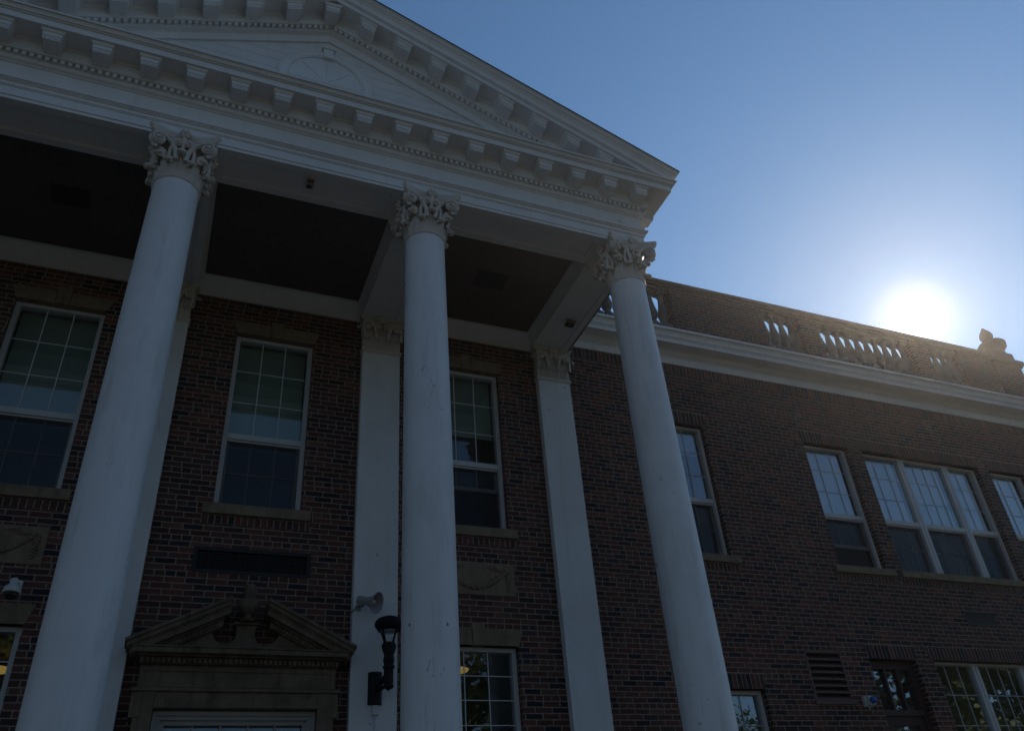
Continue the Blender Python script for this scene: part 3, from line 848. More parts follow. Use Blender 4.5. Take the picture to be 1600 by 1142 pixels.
# ------------------------------------------------------------------ Corinthian capital
def leaf(mb, place, h, w, curl, depth, nu=10, nv=14):
    """acanthus leaf; place(s, out, z) -> point, s = sideways, out = away from the bell"""
    rows = []; back = []
    for j in range(nv + 1):
        v = j / nv
        if v < .74:
            z = h * v / .74 * .98; out = depth * .25 + depth * .30 * (v / .74) ** 2
        else:
            a = (v - .74) / .26 * math.radians(215)
            z = h * .98 + curl * math.sin(a); out = depth * .55 + curl * 1.15 * (1 - math.cos(a))
        ww = w * (.60 + .50 * math.sin(math.pi * min(1, v * 1.10)) ** .8) * (1.0 if v < .72 else max(.62, 1 - (v - .72) * 1.3))
        lob = 1 + .15 * math.sin(v * math.pi * 9.0)
        r = []; q = []
        for i in range(nu + 1):
            u = -1 + 2 * i / nu
            s_ = u * ww * (1 if abs(u) < .7 else lob)
            fl = .010 * math.cos(u * math.pi * 3.5) - .030 * u * u * depth / .06 + .012 * math.exp(-(u / .14) ** 2)
            r.append(place(s_, out + fl, z)); q.append(place(s_, out + fl - .014, z + (.006 if v > .8 else 0)))
        rows.append(r); back.append(q)
    mb.grid(rows, False, True); mb.grid(back, False, True, True)
    rim = [r[0] for r in rows] + rows[-1][1:] + [r[-1] for r in rows[::-1]][1:]
    rb = [r[0] for r in back] + back[-1][1:] + [r[-1] for r in back[::-1]][1:]
    mb.grid([rim, rb], False, True)

def scroll(mb, c, ax, nrm, R, th, turns, sgn=1, tube=.011):
    """volute: a solid disc with a raised spiral on its outer face; ax = sideways axis, nrm = face normal"""
    up = Vector((0, 0, 1)); n = 22
    for sd, off in ((1, th / 2), (-1, -th / 2)):
        mb.face([c + (ax * math.cos(2 * math.pi * i / n) + up * math.sin(2 * math.pi * i / n)) * R * .93 + nrm * off for i in range(n)])
    mb.grid([[c + (ax * math.cos(2 * math.pi * i / n) + up * math.sin(2 * math.pi * i / n)) * R * k + nrm * off for i in range(n)]
             for k, off in ((.93, -th / 2), (1.0, -th / 3), (1.0, th / 3), (.93, th / 2))], True, True)
    pts, rr = [], []
    m = 34
    for i in range(m + 1):
        t_ = i / m; a_ = math.radians(90) - sgn * t_ * turns * 2 * math.pi; rad = R * (.93 - .80 * t_)
        pts.append(c + (ax * math.cos(a_) + up * math.sin(a_)) * rad + nrm * (th / 2 + .004 + .012 * t_)); rr.append(tube * (1 - .45 * t_))
    mb.tube(pts, rr, 6)
    ball = MB(); ball.lathe([(.003, -.016), (.013, -.01), (.017, 0), (.013, .01), (.003, .016)], 0, 0, 8)
    mb.add(ball, Matrix.Translation(c + nrm * (th / 2 + .014)))

def capital_mb():
    m = MB()
    m.lathe([(.226, -.02), (.236, -.012), (.243, .0), (.236, .012), (.228, .018), (.24, .024), (.243, .032), (.236, .042), (.212, .046)], 0, 0, 40)
    m.lathe([(.196, .04), (.195, .20), (.203, .34), (.235, .43), (.285, .475), (.285, .495)], 0, 0, 40)
    def pol(a, r0):
        ca, sa = math.cos(a), math.sin(a)
        return lambda s, out, z: (ca * (r0(z) + out) - sa * s, sa * (r0(z) + out) + ca * s, z + .045)
    bell = lambda z: .198 + (.0 if z < .16 else (z - .16) * .24)
    for k in range(8):
        leaf(m, pol(math.radians(45 * k + 22.5), lambda z: .200), .115, .070, .030, .085)
    for k in range(8):
        leaf(m, pol(math.radians(45 * k), bell), .225, .066, .030, .080)
    def lump(a_, r, z, wx, wy, wz):
        bl_ = MB(); bl_.lathe([(.02, -1), (.55, -.82), (.85, -.5), (1, 0), (.85, .5), (.55, .82), (.02, 1)], 0, 0, 12)
        m.add(bl_, Matrix.Translation((r * math.cos(a_), r * math.sin(a_), z)) @ Matrix.Rotation(a_, 4, 'Z') @ Matrix.Rotation(math.radians(28), 4, 'Y') @ Matrix.Diagonal((wx, wy, wz, 1)))
    for k in range(8):
        lump(math.radians(45 * k + 22.5), .200 + .085 * .55 + .058, .045 + .120, .042, .052, .024)
        lump(math.radians(45 * k), .198 + .225 * .05 + .080 * .55 + .066, .045 + .232, .042, .050, .024)
    for k in range(4):
        a = math.radians(45 + 90 * k)
        d = Vector((math.cos(a), math.sin(a), 0)); sd = Vector((-math.sin(a), math.cos(a), 0))
        f = math.radians(90 * k)
        fd = Vector((math.cos(f), math.sin(f), 0)); fs = Vector((-math.sin(f), math.cos(f), 0))
        for q in (-1, 1):
            # big volute under the abacus corner, facing the adjoining side
            ax = (d * .85 - sd * q * .53).normalized()          # outwards, along the face
            nrm = (sd * q * .85 + d * .53).normalized()
            c = d * .375 + sd * q * .030 + Vector((0, 0, .418))
            scroll(m, c, ax, nrm, .072, .040, 1.6, 1, .012)
            p = [d * .215 + sd * q * .150 + Vector((0, 0, .20)), d * .225 + sd * q * .145 + Vector((0, 0, .31)), d * .262 + sd * q * .115 + Vector((0, 0, .41)),
                 d * .315 + sd * q * .070 + Vector((0, 0, .475)), c + Vector((0, 0, .070)) + nrm * .012]
            m.tube(p, [.026, .028, .026, .022, .016], 8)
            m.tube([v + nrm * .020 + Vector((0, 0, -.010)) for v in p], [.012, .014, .013, .011, .008], 6)
            # small inner helix
            c2 = fd * .282 + fs * q * .052 + Vector((0, 0, .425))
            scroll(m, c2, fs * q, fd, .046, .030, 1.5, -1, .009)
            m.tube([fd * .225 + fs * q * .115 + Vector((0, 0, .22)), fd * .245 + fs * q * .118 + Vector((0, 0, .33)), fd * .268 + fs * q * .098 + Vector((0, 0, .42)), c2 + Vector((0, 0, .046))], [.020, .020, .017, .011], 7)
        # leaf cupping the volute
        leaf(m, (lambda a_: (lambda s, out, z: (math.cos(a_) * (.290 + out) - math.sin(a_) * s, math.sin(a_) * (.290 + out) + math.cos(a_) * s, z + .235)))(a), .085, .060, .036, .075, 6, 10)
        # fleuron on its stalk
        cf_ = fd * .318 + Vector((0, 0, .540))
        for j in range(6):
            an = j * math.pi / 3
            ball = MB(); ball.lathe([(.004, -.024), (.022, -.015), (.029, 0), (.022, .015), (.004, .024)], 0, 0, 8)
            m.add(ball, Matrix.Translation(cf_ + fs * math.cos(an) * .038 + Vector((0, 0, math.sin(an) * .038))))
        ball = MB(); ball.lathe([(.004, -.024), (.018, -.016), (.024, 0), (.018, .016), (.004, .024)], 0, 0, 8)
        m.add(ball, Matrix.Translation(cf_ + fd * .020))
        m.tube([fd * .262 + Vector((0, 0, .34)), fd * .296 + Vector((0, 0, .44)), fd * .31 + Vector((0, 0, .53))], [.018, .022, .026], 8)
    # abacus with hollow sides
    def ab(k, z):
        pts = []
        for s in range(4):
            f = math.radians(90 * s)
            fd = Vector((math.cos(f), math.sin(f), 0)); fs = Vector((-math.sin(f), math.cos(f), 0))
            for i in range(13):
                u = -1 + 2 * i / 12
                dist = (.258 + .082 * u * u) * k
                p = fd * dist + fs * u * .312 * k
                pts.append((p.x, p.y, z))
        return pts
    lv = [ab(.93, .488), ab(.94, .50), ab(.985, .512), ab(1.0, .524), ab(1.0, .530), ab(1.01, .534), ab(1.045, .555), ab(1.05, .562), ab(1.05, .585)]
    m.grid(lv, True, False); m.face(lv[0][::-1]); m.face(lv[-1])
    return m

def pil_capital_mb(w=.515):
    """flat Corinthian capital, face toward -y, origin at its lower left front"""
    m = MB(); hw = w / 2
    m.box(-hw, hw, -.0, .30, 0, .47)
    m.box(-hw - .018, hw + .018, -.02, .30, -.025, .005); m.box(-hw - .008, hw + .008, -.01, .30, -.045, -.025)
    pl = lambda x0: (lambda s, out, z: (x0 + s, -out, z + .005))
    for x in (-.19, -.065, .065, .19): leaf(m, pl(x), .145, .055, .022, .040)
    for x in (-.125, .0, .125): leaf(m, pl(x), .25, .052, .025, .035)
    for q in (-1, 1):
        X_ = Vector((q, 0, 0)); N_ = Vector((0, -1, 0))
        c = Vector((q * .215, -.045, .375))
        scroll(m, c, X_, N_, .070, .05, 1.6, 1, .012)
        m.tube([Vector((q * .075, -.02, .18)), Vector((q * .095, -.04, .30)), Vector((q * .135, -.055, .40)), c + Vector((0, -.02, .068))], [.024, .026, .022, .014], 8)
        c2 = Vector((q * .052, -.035, .375))
        scroll(m, c2, X_, N_, .044, .03, 1.5, -1, .009)
        m.tube([Vector((q * .09, -.02, .18)), Vector((q * .105, -.035, .30)), Vector((q * .09, -.045, .39)), c2 + Vector((0, -.012, .044))], [.018, .018, .015, .010], 7)
        leaf(m, (lambda s, out, z: (q * (.262 + out), -.03 + s, z + .16)), .17, .04, .03, .03, 6, 10)
    for j in range(6):
        an = j * math.pi / 3
        ball = MB(); ball.lathe([(.004, -.022), (.02, -.014), (.026, 0), (.02, .014), (.004, .022)], 0, 0, 8)
        m.add(ball, Matrix.Translation((math.cos(an) * .036, -.075, .475 + math.sin(an) * .036)))
    for z0, z1, k, y in ((.465, .49, .94, -.05), (.49, .502, .98, -.065), (.502, .520, 1.02, -.075)):
        pts = []
        for i in range(17):
            u = -1 + 2 * i / 16
            pts.append((u * (hw + .055) * k, y + .045 - .055 * u * u))
        pts += [(hw * 1.15 * k, .30), (-hw * 1.15 * k, .30)]
        m.grid([[(x, yy, z0) for x, yy in pts], [(x, yy, z1) for x, yy in pts]], True, False)
        m.face([(x, yy, z0) for x, yy in pts][::-1]); m.face([(x, yy, z1) for x, yy in pts])
    return m

def shaft_prof():
    pr = [(.262, -.62), (.262, -.58), (.2505, -.55)]
    for i in range(25):
        z = -.5 + (6.74 + .5) * i / 24
        t_ = max(0, (z - 1.2) / 5.54)
        pr.append((.2500 - .027 * t_ ** 1.7, z))
    pr.append((.223, 6.765))
    return pr
CY = 6.93
capm = capital_mb()
cap_me = None; base_me = None; sh_me = None
clab = ['white column at the far left end', 'first white column from the left, beside the doorway', 'middle white column in front of the lamp', 'right corner column with its capital rim lit by the sun']
for i, x in enumerate(CX):
    if sh_me is None:
        b = MB(); b.lathe(shaft_prof(), 0, 0, 64)
        col = b.build('column', M_COL, port, loc=(x, CY, 0)); sh_me = col
        capo = capm.build('capital', M_CAP, col, loc=(x, CY, 6.775), fix=False); cap_me = capo
        b = MB(); b.lathe([(.34, -.80), (.355, -.77), (.34, -.735), (.30, -.72), (.28, -.69), (.295, -.665), (.31, -.645), (.295, -.62), (.26, -.615)], 0, 0, 40); b.box(-.36, .36, -.36, .36, -.9, -.80)
        bo = b.build('base', M_CAP, col, loc=(x, CY, 0), fix=False); base_me = bo
    else:
        col = sh_me.copy(); COL.objects.link(col); col.location = (x, CY, 0)
        ROOT[col] = Matrix.Translation((x, CY, 0))
        for src in (cap_me, base_me):
            o = src.copy(); COL.objects.link(o); o.parent = col
            o.location = (x, CY, src.location.z); o.matrix_parent_inverse = ROOT[col].inverted()
    col['label'] = clab[i]
# pilasters on the wall behind
YP = 9.20
pcap = pil_capital_mb()
pc = None
for i, (a, c) in enumerate(PX):
    b = MB(); b.box(a, c, YP, YW + .05, -.65, 6.80)
    p = b.build('pilaster', M_PIL, port, bevel=.006)
    if pc is None:
        pc = pcap.build('capital', M_CAP, p, loc=((a + c) / 2, YP, 6.845), fix=False)
    else:
        o = pc.copy(); COL.objects.link(o); o.parent = p; o.matrix_parent_inverse = ROOT[p].inverted(); o.location = ((a + c) / 2, YP, 6.845)
    b = MB(); b.box(a - .03, c + .03, YP - .03, YW + .05, -.9, -.652)
    b.build('base', M_PIL, p)
b = MB(); b.box(-4.1, 5.6, 6.2, YW + .3, GZ, -.902)
for i in range(4): b.box(-4.1 - .3 * (i + 1), 5.6 + .3 * (i + 1), 6.2 - .3 * (i + 1), 6.2 - .3 * i - .0, GZ, -.90 - .14 * (i + 1))
b.build('porch_floor', M_PORCH, port, fix=False)

# ------------------------------------------------------------------ wing
wing = empty('brick_wing', (11.0, YV, GZ), 'long red brick wing with a balustraded parapet and white cornice, right of the columns', 'building')
XE = 16.48
A = (9.60, 10.575, 4.46, 6.70); Bq = (10.89, 13.71, 4.46, 6.70); Cq = (14.0, 14.97, 4.46, 6.70); Nq = (6.60, 7.575, 4.46, 6.70)
LV = (8.44, 9.10, 2.40, 3.11); NL = (6.64, 7.62, .4, 2.56); DW = (9.62, 10.55, -.9, 3.03); BL = (10.91, 13.75, .6, 3.04); CL = (14.1, 15.1, .6, 3.04)
VR = (11.94, 12.6, 3.63, 3.86)
wb = MB()
wall_holes(wb, 5.03, XE, GZ, 8.30, YV, .32, [A, Bq, Cq, Nq, LV, NL, DW, BL, CL, VR])
wb.face([(XE, YV, GZ), (XE, 22, GZ), (XE, 22, 8.3), (XE, YV, 8.3)])
wb.face([(5.03, YV, GZ), (5.03, 22, GZ), (5.03, 22, 8.3), (5.03, YV, 8.3)][::-1])
wb.build('wall', M_BRICK, wing, fix=False)
b = MB(); b.box(5.03, XE, YV + .34, 22, 8.12, 8.25)
b.build('roof', M_ROOF, wing)
R = .105
for q, lab, mull, cols, op, sh in ((A, 'narrow sash window of the wing with its lower sash raised', (), 3, .36, 5.45),
                          (Bq, 'wide triple window of the wing', ((11.79, 11.93), (12.87, 13.01)), (3, 4, 3), None, 5.45),
                          (Cq, 'upper window cut by the right edge', (), 3, None, 5.45), (Nq, 'narrow window partly behind the corner column', (), 3, None, 6.3)):
    win = window(wing, *q, YV, R, 5.40, cols, 3, 2, sh, open_z=op, label=lab, mull=mull, fw=.040, gm=M_GLASS2, shade_low=M_SHADE3, bm_=M_MUNT2)
    upright_course(win, 'soldier_course', q[0], q[1], 6.70, 6.925, YV, .0735, .10)
    sill(win, q[0], q[1], 4.345, 4.46, YV, .12 if q is not Bq else .06)
    upright_course(win, 'rowlock_course', q[0] - .1, q[1] + .1, 4.235, 4.342, YV, .0715)
win = window(wing, *NL, YV, R, 1.3, 3, 3, 2, None, label='low window at the foot of the corner column', screen=False, gm=M_GLASS2, bm_=M_MUNT2)
upright_course(win, 'soldier_course', NL[0], NL[1], 2.56, 2.765, YV, .0735, .04)
win = window(wing, *BL, YV, R, 1.2, (3, 4, 3), 4, 2, None, label='wide low window mirroring trees', screen=False, fw=.040, gm=M_GLASS2, bm_=M_MUNT2, mull=((11.78, 11.91), (12.83, 12.96)))
upright_course(win, 'soldier_course', BL[0] - .06, BL[1] + .06, 3.04, 3.25, YV, .0735, .06)
win = window(wing, *CL, YV, R, 1.2, 3, 4, 2, None, label='low window at the far right end', screen=False, fw=.040, gm=M_GLASS2, bm_=M_MUNT2)
upright_course(win, 'soldier_course', CL[0], CL[1], 3.04, 3.25, YV, .0735, .06)
# dark side door with a glazed transom
b = MB(); x0, x1, z0, z1 = DW; y = YV + R
b.box(x0, x0 + .10, y, y + .1, z0, z1); b.box(x1 - .10, x1, y, y + .1, z0, z1); b.box(x0 + .1, x1 - .1, y + .002, y + .1, z1 - .12, z1)
b.box(x0 + .1, x1 - .1, y - .01, y + .1, 2.25, 2.33)
for i in (1, 2):
    x = x0 + .1 + (x1 - x0 - .2) * i / 3; b.box(x - .016, x + .016, y + .02, y + .06, 2.33, z1 - .12)
for s in (x0 + .1, x1 - .22): b.box(s, s + .12, y + .03, y + .08, z0, 2.25)
b.box(x0 + .22, x1 - .22, y + .03, y + .08, 2.12, 2.25); b.box(x0 + .22, x1 - .22, y + .03, y + .08, z0, .1)
dd = b.build('side_door', M_DKWOOD, wing); dd['label'] = 'dark red brown glazed door with transom'
b = MB(); b.box(x0 + .1, x1 - .1, y + .064, y + .072, 2.33, z1 - .12); b.box(x0 + .22, x1 - .22, y + .05, y + .058, .1, 2.12)
b.build('pane', M_GLASS2, dd)
upright_course(dd, 'soldier_course', DW[0], DW[1], 3.03, 3.24, YV, .0735, .03)
# louvre and small vent
b = MB(); x0, x1, z0, z1 = LV
b.box(x0, x0 + .03, YV - .012, YV + .12, z0, z1); b.box(x1 - .03, x1, YV - .012, YV + .12, z0, z1)
b.box(x0 + .03, x1 - .03, YV - .010, YV + .12, z1 - .03, z1); b.box(x0 - .02, x1 + .02, YV - .035, YV + .12, z0 - .03, z0 + .02)
b.box(x0 + .01, x1 - .01, YV + .16, YV + .18, z0, z1)
for i in range(7):
    z = z0 + .03 + (z1 - z0 - .07) * i / 7
    b.face([(x0 + .03, YV - .005, z + .022), (x1 - .03, YV - .005, z + .022), (x1 - .03, YV + .11, z + .095), (x0 + .03, YV + .11, z + .095)])
    b.face([(x0 + .03, YV - .005, z), (x1 - .03, YV - .005, z), (x1 - .03, YV - .005, z + .022), (x0 + .03, YV - .005, z + .022)])
    b.face([(x0 + .03, YV - .005, z), (x1 - .03, YV - .005, z), (x1 - .03, YV + .11, z + .073), (x0 + .03, YV + .11, z + .073)])
b.build('louvre', M_RUST, wing, fix=False)
b = MB(); x0, x1, z0, z1 = VR
b.box(x0, x1, YV + .03, YV + .05, z0, z1)
for (a, c, d, e) in ((x0, x0 + .02, z0, z1), (x1 - .02, x1, z0, z1), (x0 + .02, x1 - .02, z0, z0 + .02), (x0 + .02, x1 - .02, z1 - .02, z1)): b.box(a, c, YV - .008, YV + .05, d, e)
for i in range(1, 22):
    x = x0 + (x1 - x0) * i / 22; b.box(x - .006, x + .006, YV + .006, YV + .031, z0 + .02, z1 - .02)
b.build('wall_vent', plain('brown grey vent metal', (.085, .07, .065), .6), wing)
# cornice of the wing
def run(mb, prof, x0, x1, y, xr=True):
    for (o1, z1), (o2, z2) in zip(prof[:-1], prof[1:]):
        e1 = x1 + (o1 if xr else 0); e2 = x1 + (o2 if xr else 0)
        mb.face([(x0, y - o1, z1), (e1, y - o1, z1), (e2, y - o2, z2), (x0, y - o2, z2)])
        if xr: mb.face([(e1, y - o1, z1), (e1, y + 6, z1), (e2, y + 6, z2), (e2, y - o2, z2)])
b = MB()
run(b, [(0, 7.862), (.022, 7.862), (.022, 8.0), (.036, 8.0), (.036, 8.014), (.052, 8.02), (.082, 8.045), (.086, 8.058), (.10, 8.06), (.115, 8.075), (.13, 8.08), (.285, 8.085), (.285, 8.08), (.31, 8.08), (.31, 8.160), (.326, 8.160), (.326, 8.182), (.344, 8.183), (.344, 8.206), (.352, 8.23), (.375, 8.262), (.392, 8.272), (.412, 8.273), (.412, 8.32), (-.01, 8.36)], 5.03, XE, YV)
b.build('cornice', M_WHITE, wing, fix=False)
upright_course(wing, 'soldier_course', 5.05, XE, 7.655, 7.861, YV, .0735)
# parapet: brick piers, balustrade openings, coping
ZP0, ZP1 = 8.33, 9.66
OP = [(5.9, 7.515), (9.535, 10.43), (10.86, 13.31), (13.74, 14.64)]
YPAR = YV + .02
xs = 5.03; TH = .32
PAR = empty('parapet', (11.0, YPAR, ZP0), parent=wing)
for a, c in OP + [(15.62, 15.62)]:
    b = MB(); b.box(xs, a, YPAR, YPAR + TH, ZP0, ZP1); b.build('pier', M_BRICK, PAR); xs = c
b = MB(); b.box(15.62, XE - .002, YPAR - .03, YPAR + TH + .03, ZP0, 9.50); b.build('pier', M_BRICK, PAR)
b = MB(); b.box(5.03, 15.6, YPAR - .05, YPAR + TH + .05, 9.695, 9.775); b.box(5.03, 15.6, YPAR - .022, YPAR + TH + .022, 9.66, 9.695)
b.box(15.6, XE + .08, YPAR - .10, YPAR + TH + .10, 9.55, 9.66); b.box(15.6, XE + .04, YPAR - .06, YPAR + TH + .06, 9.50, 9.55); b.box(15.70, XE - .06, YPAR - .03, YPAR + TH + .03, 9.66, 9.885)
b.build('coping', M_COPE, PAR, bevel=.008)
for a, c in OP:
    b = MB(); b.box(a + .001, c - .001, YPAR + .02, YPAR + TH - .02, ZP0 + .02, 8.74); b.box(a + .001, c - .001, YPAR + .04, YPAR + TH - .04, 9.61, 9.658)
    b.build('balustrade_rail', M_BAL, PAR)
bal = MB()
zb_, zt_ = 8.74, 9.61
H = zt_ - zb_
bal.box(-.092, .092, -.092, .092, 0, .10); bal.box(-.088, .088, -.088, .088, H - .05, H)
bal.lathe([(.085, .10), (.092, .118), (.085, .14), (.06, .155), (.052, .19), (.058, .21), (.082, .25), (.098, .30), (.102, .345), (.096, .39), (.083, .45), (.068, .53), (.055, .62), (.047, .70), (.045, .735), (.06, .75), (.064, .765), (.052, .78), (.06, .79), (.08, .80), (.086, H - .05)], 0, 0, 20, True, False)
b0 = None
for a, c in OP:
    n = max(2, round((c - a - .02) / .2335))
    for i in range(n):
        x = a + (c - a) * (i + .5) / n
        if b0 is None:
            b0 = bal.build('baluster', M_BAL, PAR, loc=(x, YPAR + TH / 2, zb_), fix=False)
        else:
            o = b0.copy(); COL.objects.link(o); o.location = (x, YPAR + TH / 2, zb_)

# stone urn on the end pier
urn = empty('urn', (16.14, YPAR + TH / 2, 9.78), 'squat stone urn with a flame top on the end of the parapet', 'urn')
b = MB(); x, y, z = 16.14, YPAR + TH / 2, 9.88
b.lathe([(.20, 0), (.21, .03), (.20, .05), (.17, .07), (.185, .09), (.24, .14), (.285, .20), (.30, .26), (.292, .31), (.26, .345), (.20, .36), (.155, .375), (.12, .41), (.12, .43)], x, y, 32, True, True, z)
b.build('bowl', M_BAL, urn)
b = MB(); b.lathe([(.12, .43), (.115, .45), (.135, .50), (.145, .55), (.13, .61), (.09, .68), (.05, .73), (.045, .75), (.015, .79)], x - .03, y, 20, True, True, z)
b.build('flame_finial', M_BAL, urn)
b = MB()
for k in range(8):
    a = 2 * math.pi * k / 8 + .2
    r = MB(); r.lathe([(.01, -.02), (.04, -.015), (.05, 0), (.04, .012), (.02, .016), (.012, .03)], 0, 0, 12)
    q = Vector((0, 0, 1)).rotation_difference(Vector((math.cos(a), math.sin(a), 0))).to_matrix().to_4x4()
    b.add(r, Matrix.Translation((x + math.cos(a) * .288, y + math.sin(a) * .288, z + .25)) @ q)
b.build('rosette', M_BAL, urn)

# ------------------------------------------------------------------ fittings
# lamp on the middle pilaster
lamp = empty('wall_lamp', (2.16, YP, 2.21), 'black wall lamp on a bracket, half hidden by the middle column', 'lamp')
b = MB()
n = 20
prof2 = [(2.162 + .076 * math.cos(math.pi + math.pi * i / n), YP - .002 - .06 * math.sin(math.pi * i / n)) for i in range(n + 1)]
rows = [[(px, py, z) for px, py in prof2] for z in (2.205, 2.215, 2.53, 2.54)]
b.grid(rows, False, True); b.face([(px, py, 2.205) for px, py in prof2]); b.face([(px, py, 2.54) for px, py in prof2][::-1])
b.build('back_plate', M_LAMP, lamp)
LX, LY = 2.236, 8.90
b = MB(); b.tube([(2.175, YP - .05, 2.38), (2.20, 9.06, 2.41), (LX, LY + .03, 2.46)], .028, 10); b.tube([(2.175, YP - .05, 2.34), (2.20, 9.06, 2.34), (LX, LY + .03, 2.36)], .02, 10)
b.build('arm', M_LAMP, lamp)
b = MB(); b.lathe([(.015, 2.285), (.02, 2.30), (.045, 2.305), (.056, 2.32), (.053, 2.335), (.05, 2.34), (.05, 2.50), (.055, 2.505), (.063, 2.515), (.063, 2.53), (.052, 2.54), (.05, 2.56), (.058, 2.575), (.06, 2.60), (.055, 2.625), (.05, 2.64), (.055, 2.66), (.07, 2.70), (.078, 2.73), (.078, 2.755), (.07, 2.765), (.066, 2.775)], LX, LY, 28)
b.build('post', M_LAMP, lamp)
b = MB()
for k in range(4):
    a = math.radians(35 + 90 * k); ca, sa = math.cos(a), math.sin(a)
    b.tube([(LX + .055 * ca, LY + .055 * sa, 2.765), (LX + .075 * ca, LY + .075 * sa, 2.83), (LX + .118 * ca, LY + .118 * sa, 2.94)], .011, 8)
b.build('strut', M_LAMP, lamp)
b = MB(); b.lathe([(.085, 2.905), (.125, 2.91), (.135, 2.935), (.155, 2.955), (.158, 2.985), (.15, 3.01), (.12, 3.035), (.07, 3.055), (.02, 3.06)], LX, LY, 36)
b.build('head', M_LAMP, lamp)
b = MB(); b.lathe([(.02, 2.885), (.07, 2.892), (.083, 2.904), (.083, 2.908)], LX, LY, 28)
b.build('lens', plain('frosted lamp lens', (.32, .36, .42), .25), lamp)
b = MB(); b.box(2.134, 2.196, YP - .04, YP - .001, 2.10, 2.20); b.box(2.140, 2.190, YP - .043, YP - .04, 2.108, 2.192)
b.tube([(2.163, YP - .018, 2.10), (2.163, YP - .018, -.6)], .009, 8)
b.build('conduit_box', M_CAMW, lamp)

horn = empty('horn_speaker', (1.93, YP, 3.28), 'grey horn loudspeaker on the middle pilaster above the lamp', 'loudspeaker')
ax = Vector((.70, -.62, -.30)).normalized()
rot = Vector((0, 0, 1)).rotation_difference(ax).to_matrix().to_4x4()
T = Matrix.Translation((1.965, 9.085, 3.295)) @ rot
b = MB(); s_ = MB(); s_.lathe([(.02, -.045), (.046, -.04), (.05, -.03), (.05, .035), (.043, .045), (.043, .06), (.048, .085), (.062, .125), (.085, .165), (.112, .20), (.118, .203), (.118, .211), (.112, .211)], 0, 0, 32, True, False)
s_.lathe([(.112, .211), (.084, .17), (.060, .13), (.045, .09), (.03, .07), (.002, .07)], 0, 0, 32, True, False)
b.add(s_, T); b.build('horn', M_GREY, horn, fix=False)
b = MB(); s_ = MB(); s_.lathe([(.004, .07), (.02, .075), (.024, .10), (.024, .165), (.012, .175), (.002, .178)], 0, 0, 16); b.add(s_, T); b.build('horn_core', M_CAMW, horn, fix=False)
b = MB(); b.tube([(1.955, YP, 3.245), (1.955, 9.12, 3.235), (1.96, 9.09, 3.262)], .011, 8); b.box(1.925, 1.985, YP - .008, YP, 3.215, 3.275); b.box(1.93, 1.998, 9.05, 9.13, 3.235, 3.252)
b.build('bracket', M_GREY, horn)
b = MB(); b.tube([(1.945, 9.10, 3.26), (1.915, 9.13, 3.225), (1.89, 9.19, 3.205), (1.88, 9.24, 3.20), (1.878, YW, 3.198)], .004, 6)
b.build('cable', M_BLACK, horn)

domec = empty('security_camera', (-1.42, YW, 3.2), 'white dome security camera above the far left lintel', 'camera')
b = MB(); b.lathe([(.03, 3.315), (.035, 3.31), (.04, 3.29), (.035, 3.27), (.04, 3.255), (.055, 3.245), (.07, 3.23), (.078, 3.20), (.083, 3.185), (.083, 3.172), (.07, 3.17)], -1.418, 9.06, 28)
b.build('housing', M_CAMW, domec)
b = MB(); b.lathe([(.062, 3.171), (.06, 3.15), (.045, 3.125), (.02, 3.112), (.003, 3.11)], -1.418, 9.06, 24)
b.build('dome', M_DOME, domec)
b = MB(); b.tube([(-1.418, 9.06, 3.30), (-1.418, 9.10, 3.325), (-1.418, YW, 3.33)], .02, 10); b.box(-1.46, -1.376, YW - .025, YW - .001, 3.27, 3.38)
b.build('bracket', M_CAMW, domec)

strobe = empty('strobe_alarm', (9.33, YV, 2.4), 'small grey alarm box with a blue lens beside the dark side door', 'alarm')
b = MB(); b.box(9.26, 9.40, YV - .06, YV - .001, 2.335, 2.475); b.box(9.275, 9.385, YV - .125, YV - .06, 2.345, 2.465); b.tube([(9.33, YV - .03, 2.335), (9.33, YV - .03, 2.30)], .012, 8)
b.build('box', M_CAMW, strobe, bevel=.006)
b = MB(); s_ = MB(); s_.lathe([(.05, 0), (.05, .015), (.046, .04), (.03, .06), (.004, .067)], 0, 0, 20)
b.add(s_, Matrix.Translation((9.33, YV - .124, 2.405)) @ Matrix.Rotation(math.radians(90), 4, 'X'))
b.build('lens', M_BLUE, strobe)

spot = empty('spotlight', (4.72, 8.47, ZS), 'small dark spotlight under the beam near the corner column', 'light fixture')
b = MB(); b.box(4.655, 4.78, 8.41, 8.50, ZS - .075, ZS - .02)
b.build('housing', plain('dark red brown metal', (.035, .016, .02), .5), spot, bevel=.01)
b = MB(); b.box(4.64, 4.80, 8.395, 8.41, ZS - .06, ZS - .015)
b.build('visor', plain('brown metal', (.17, .10, .085), .5), spot)
b = MB(); b.box(4.69, 4.75, 8.43, 8.49, ZS - .02, ZS + .031)
for x in (4.70, 4.735): b.tube([(x, 8.52, ZS - .01), (x, 8.53, ZS + .03)], .006, 6)
b.build('mount', M_BLACK, spot)

sens = empty('sensor_box', (.755, 6.98, ZS), 'small grey sensor box with amber lamp under the architrave between columns', 'sensor')
b = MB(); b.box(.715, .795, 6.935, 7.02, ZS - .012, ZS + .034)
b.build('box', M_GREY, sens, bevel=.004)
b = MB(); s_ = MB(); s_.lathe([(.026, 0), (.026, .01), (.018, .016), (.003, .018)], 0, 0, 16); b.add(s_, Matrix.Translation((.752, 6.985, ZS - .012)) @ Matrix.Rotation(math.pi, 4, 'X'))
b.build('eye', M_BLACK, sens)
b = MB(); b.box(.718, .792, 6.905, 6.933, ZS - .005, ZS + .034)
b.build('lamp', M_BRASS, sens, bevel=.006)

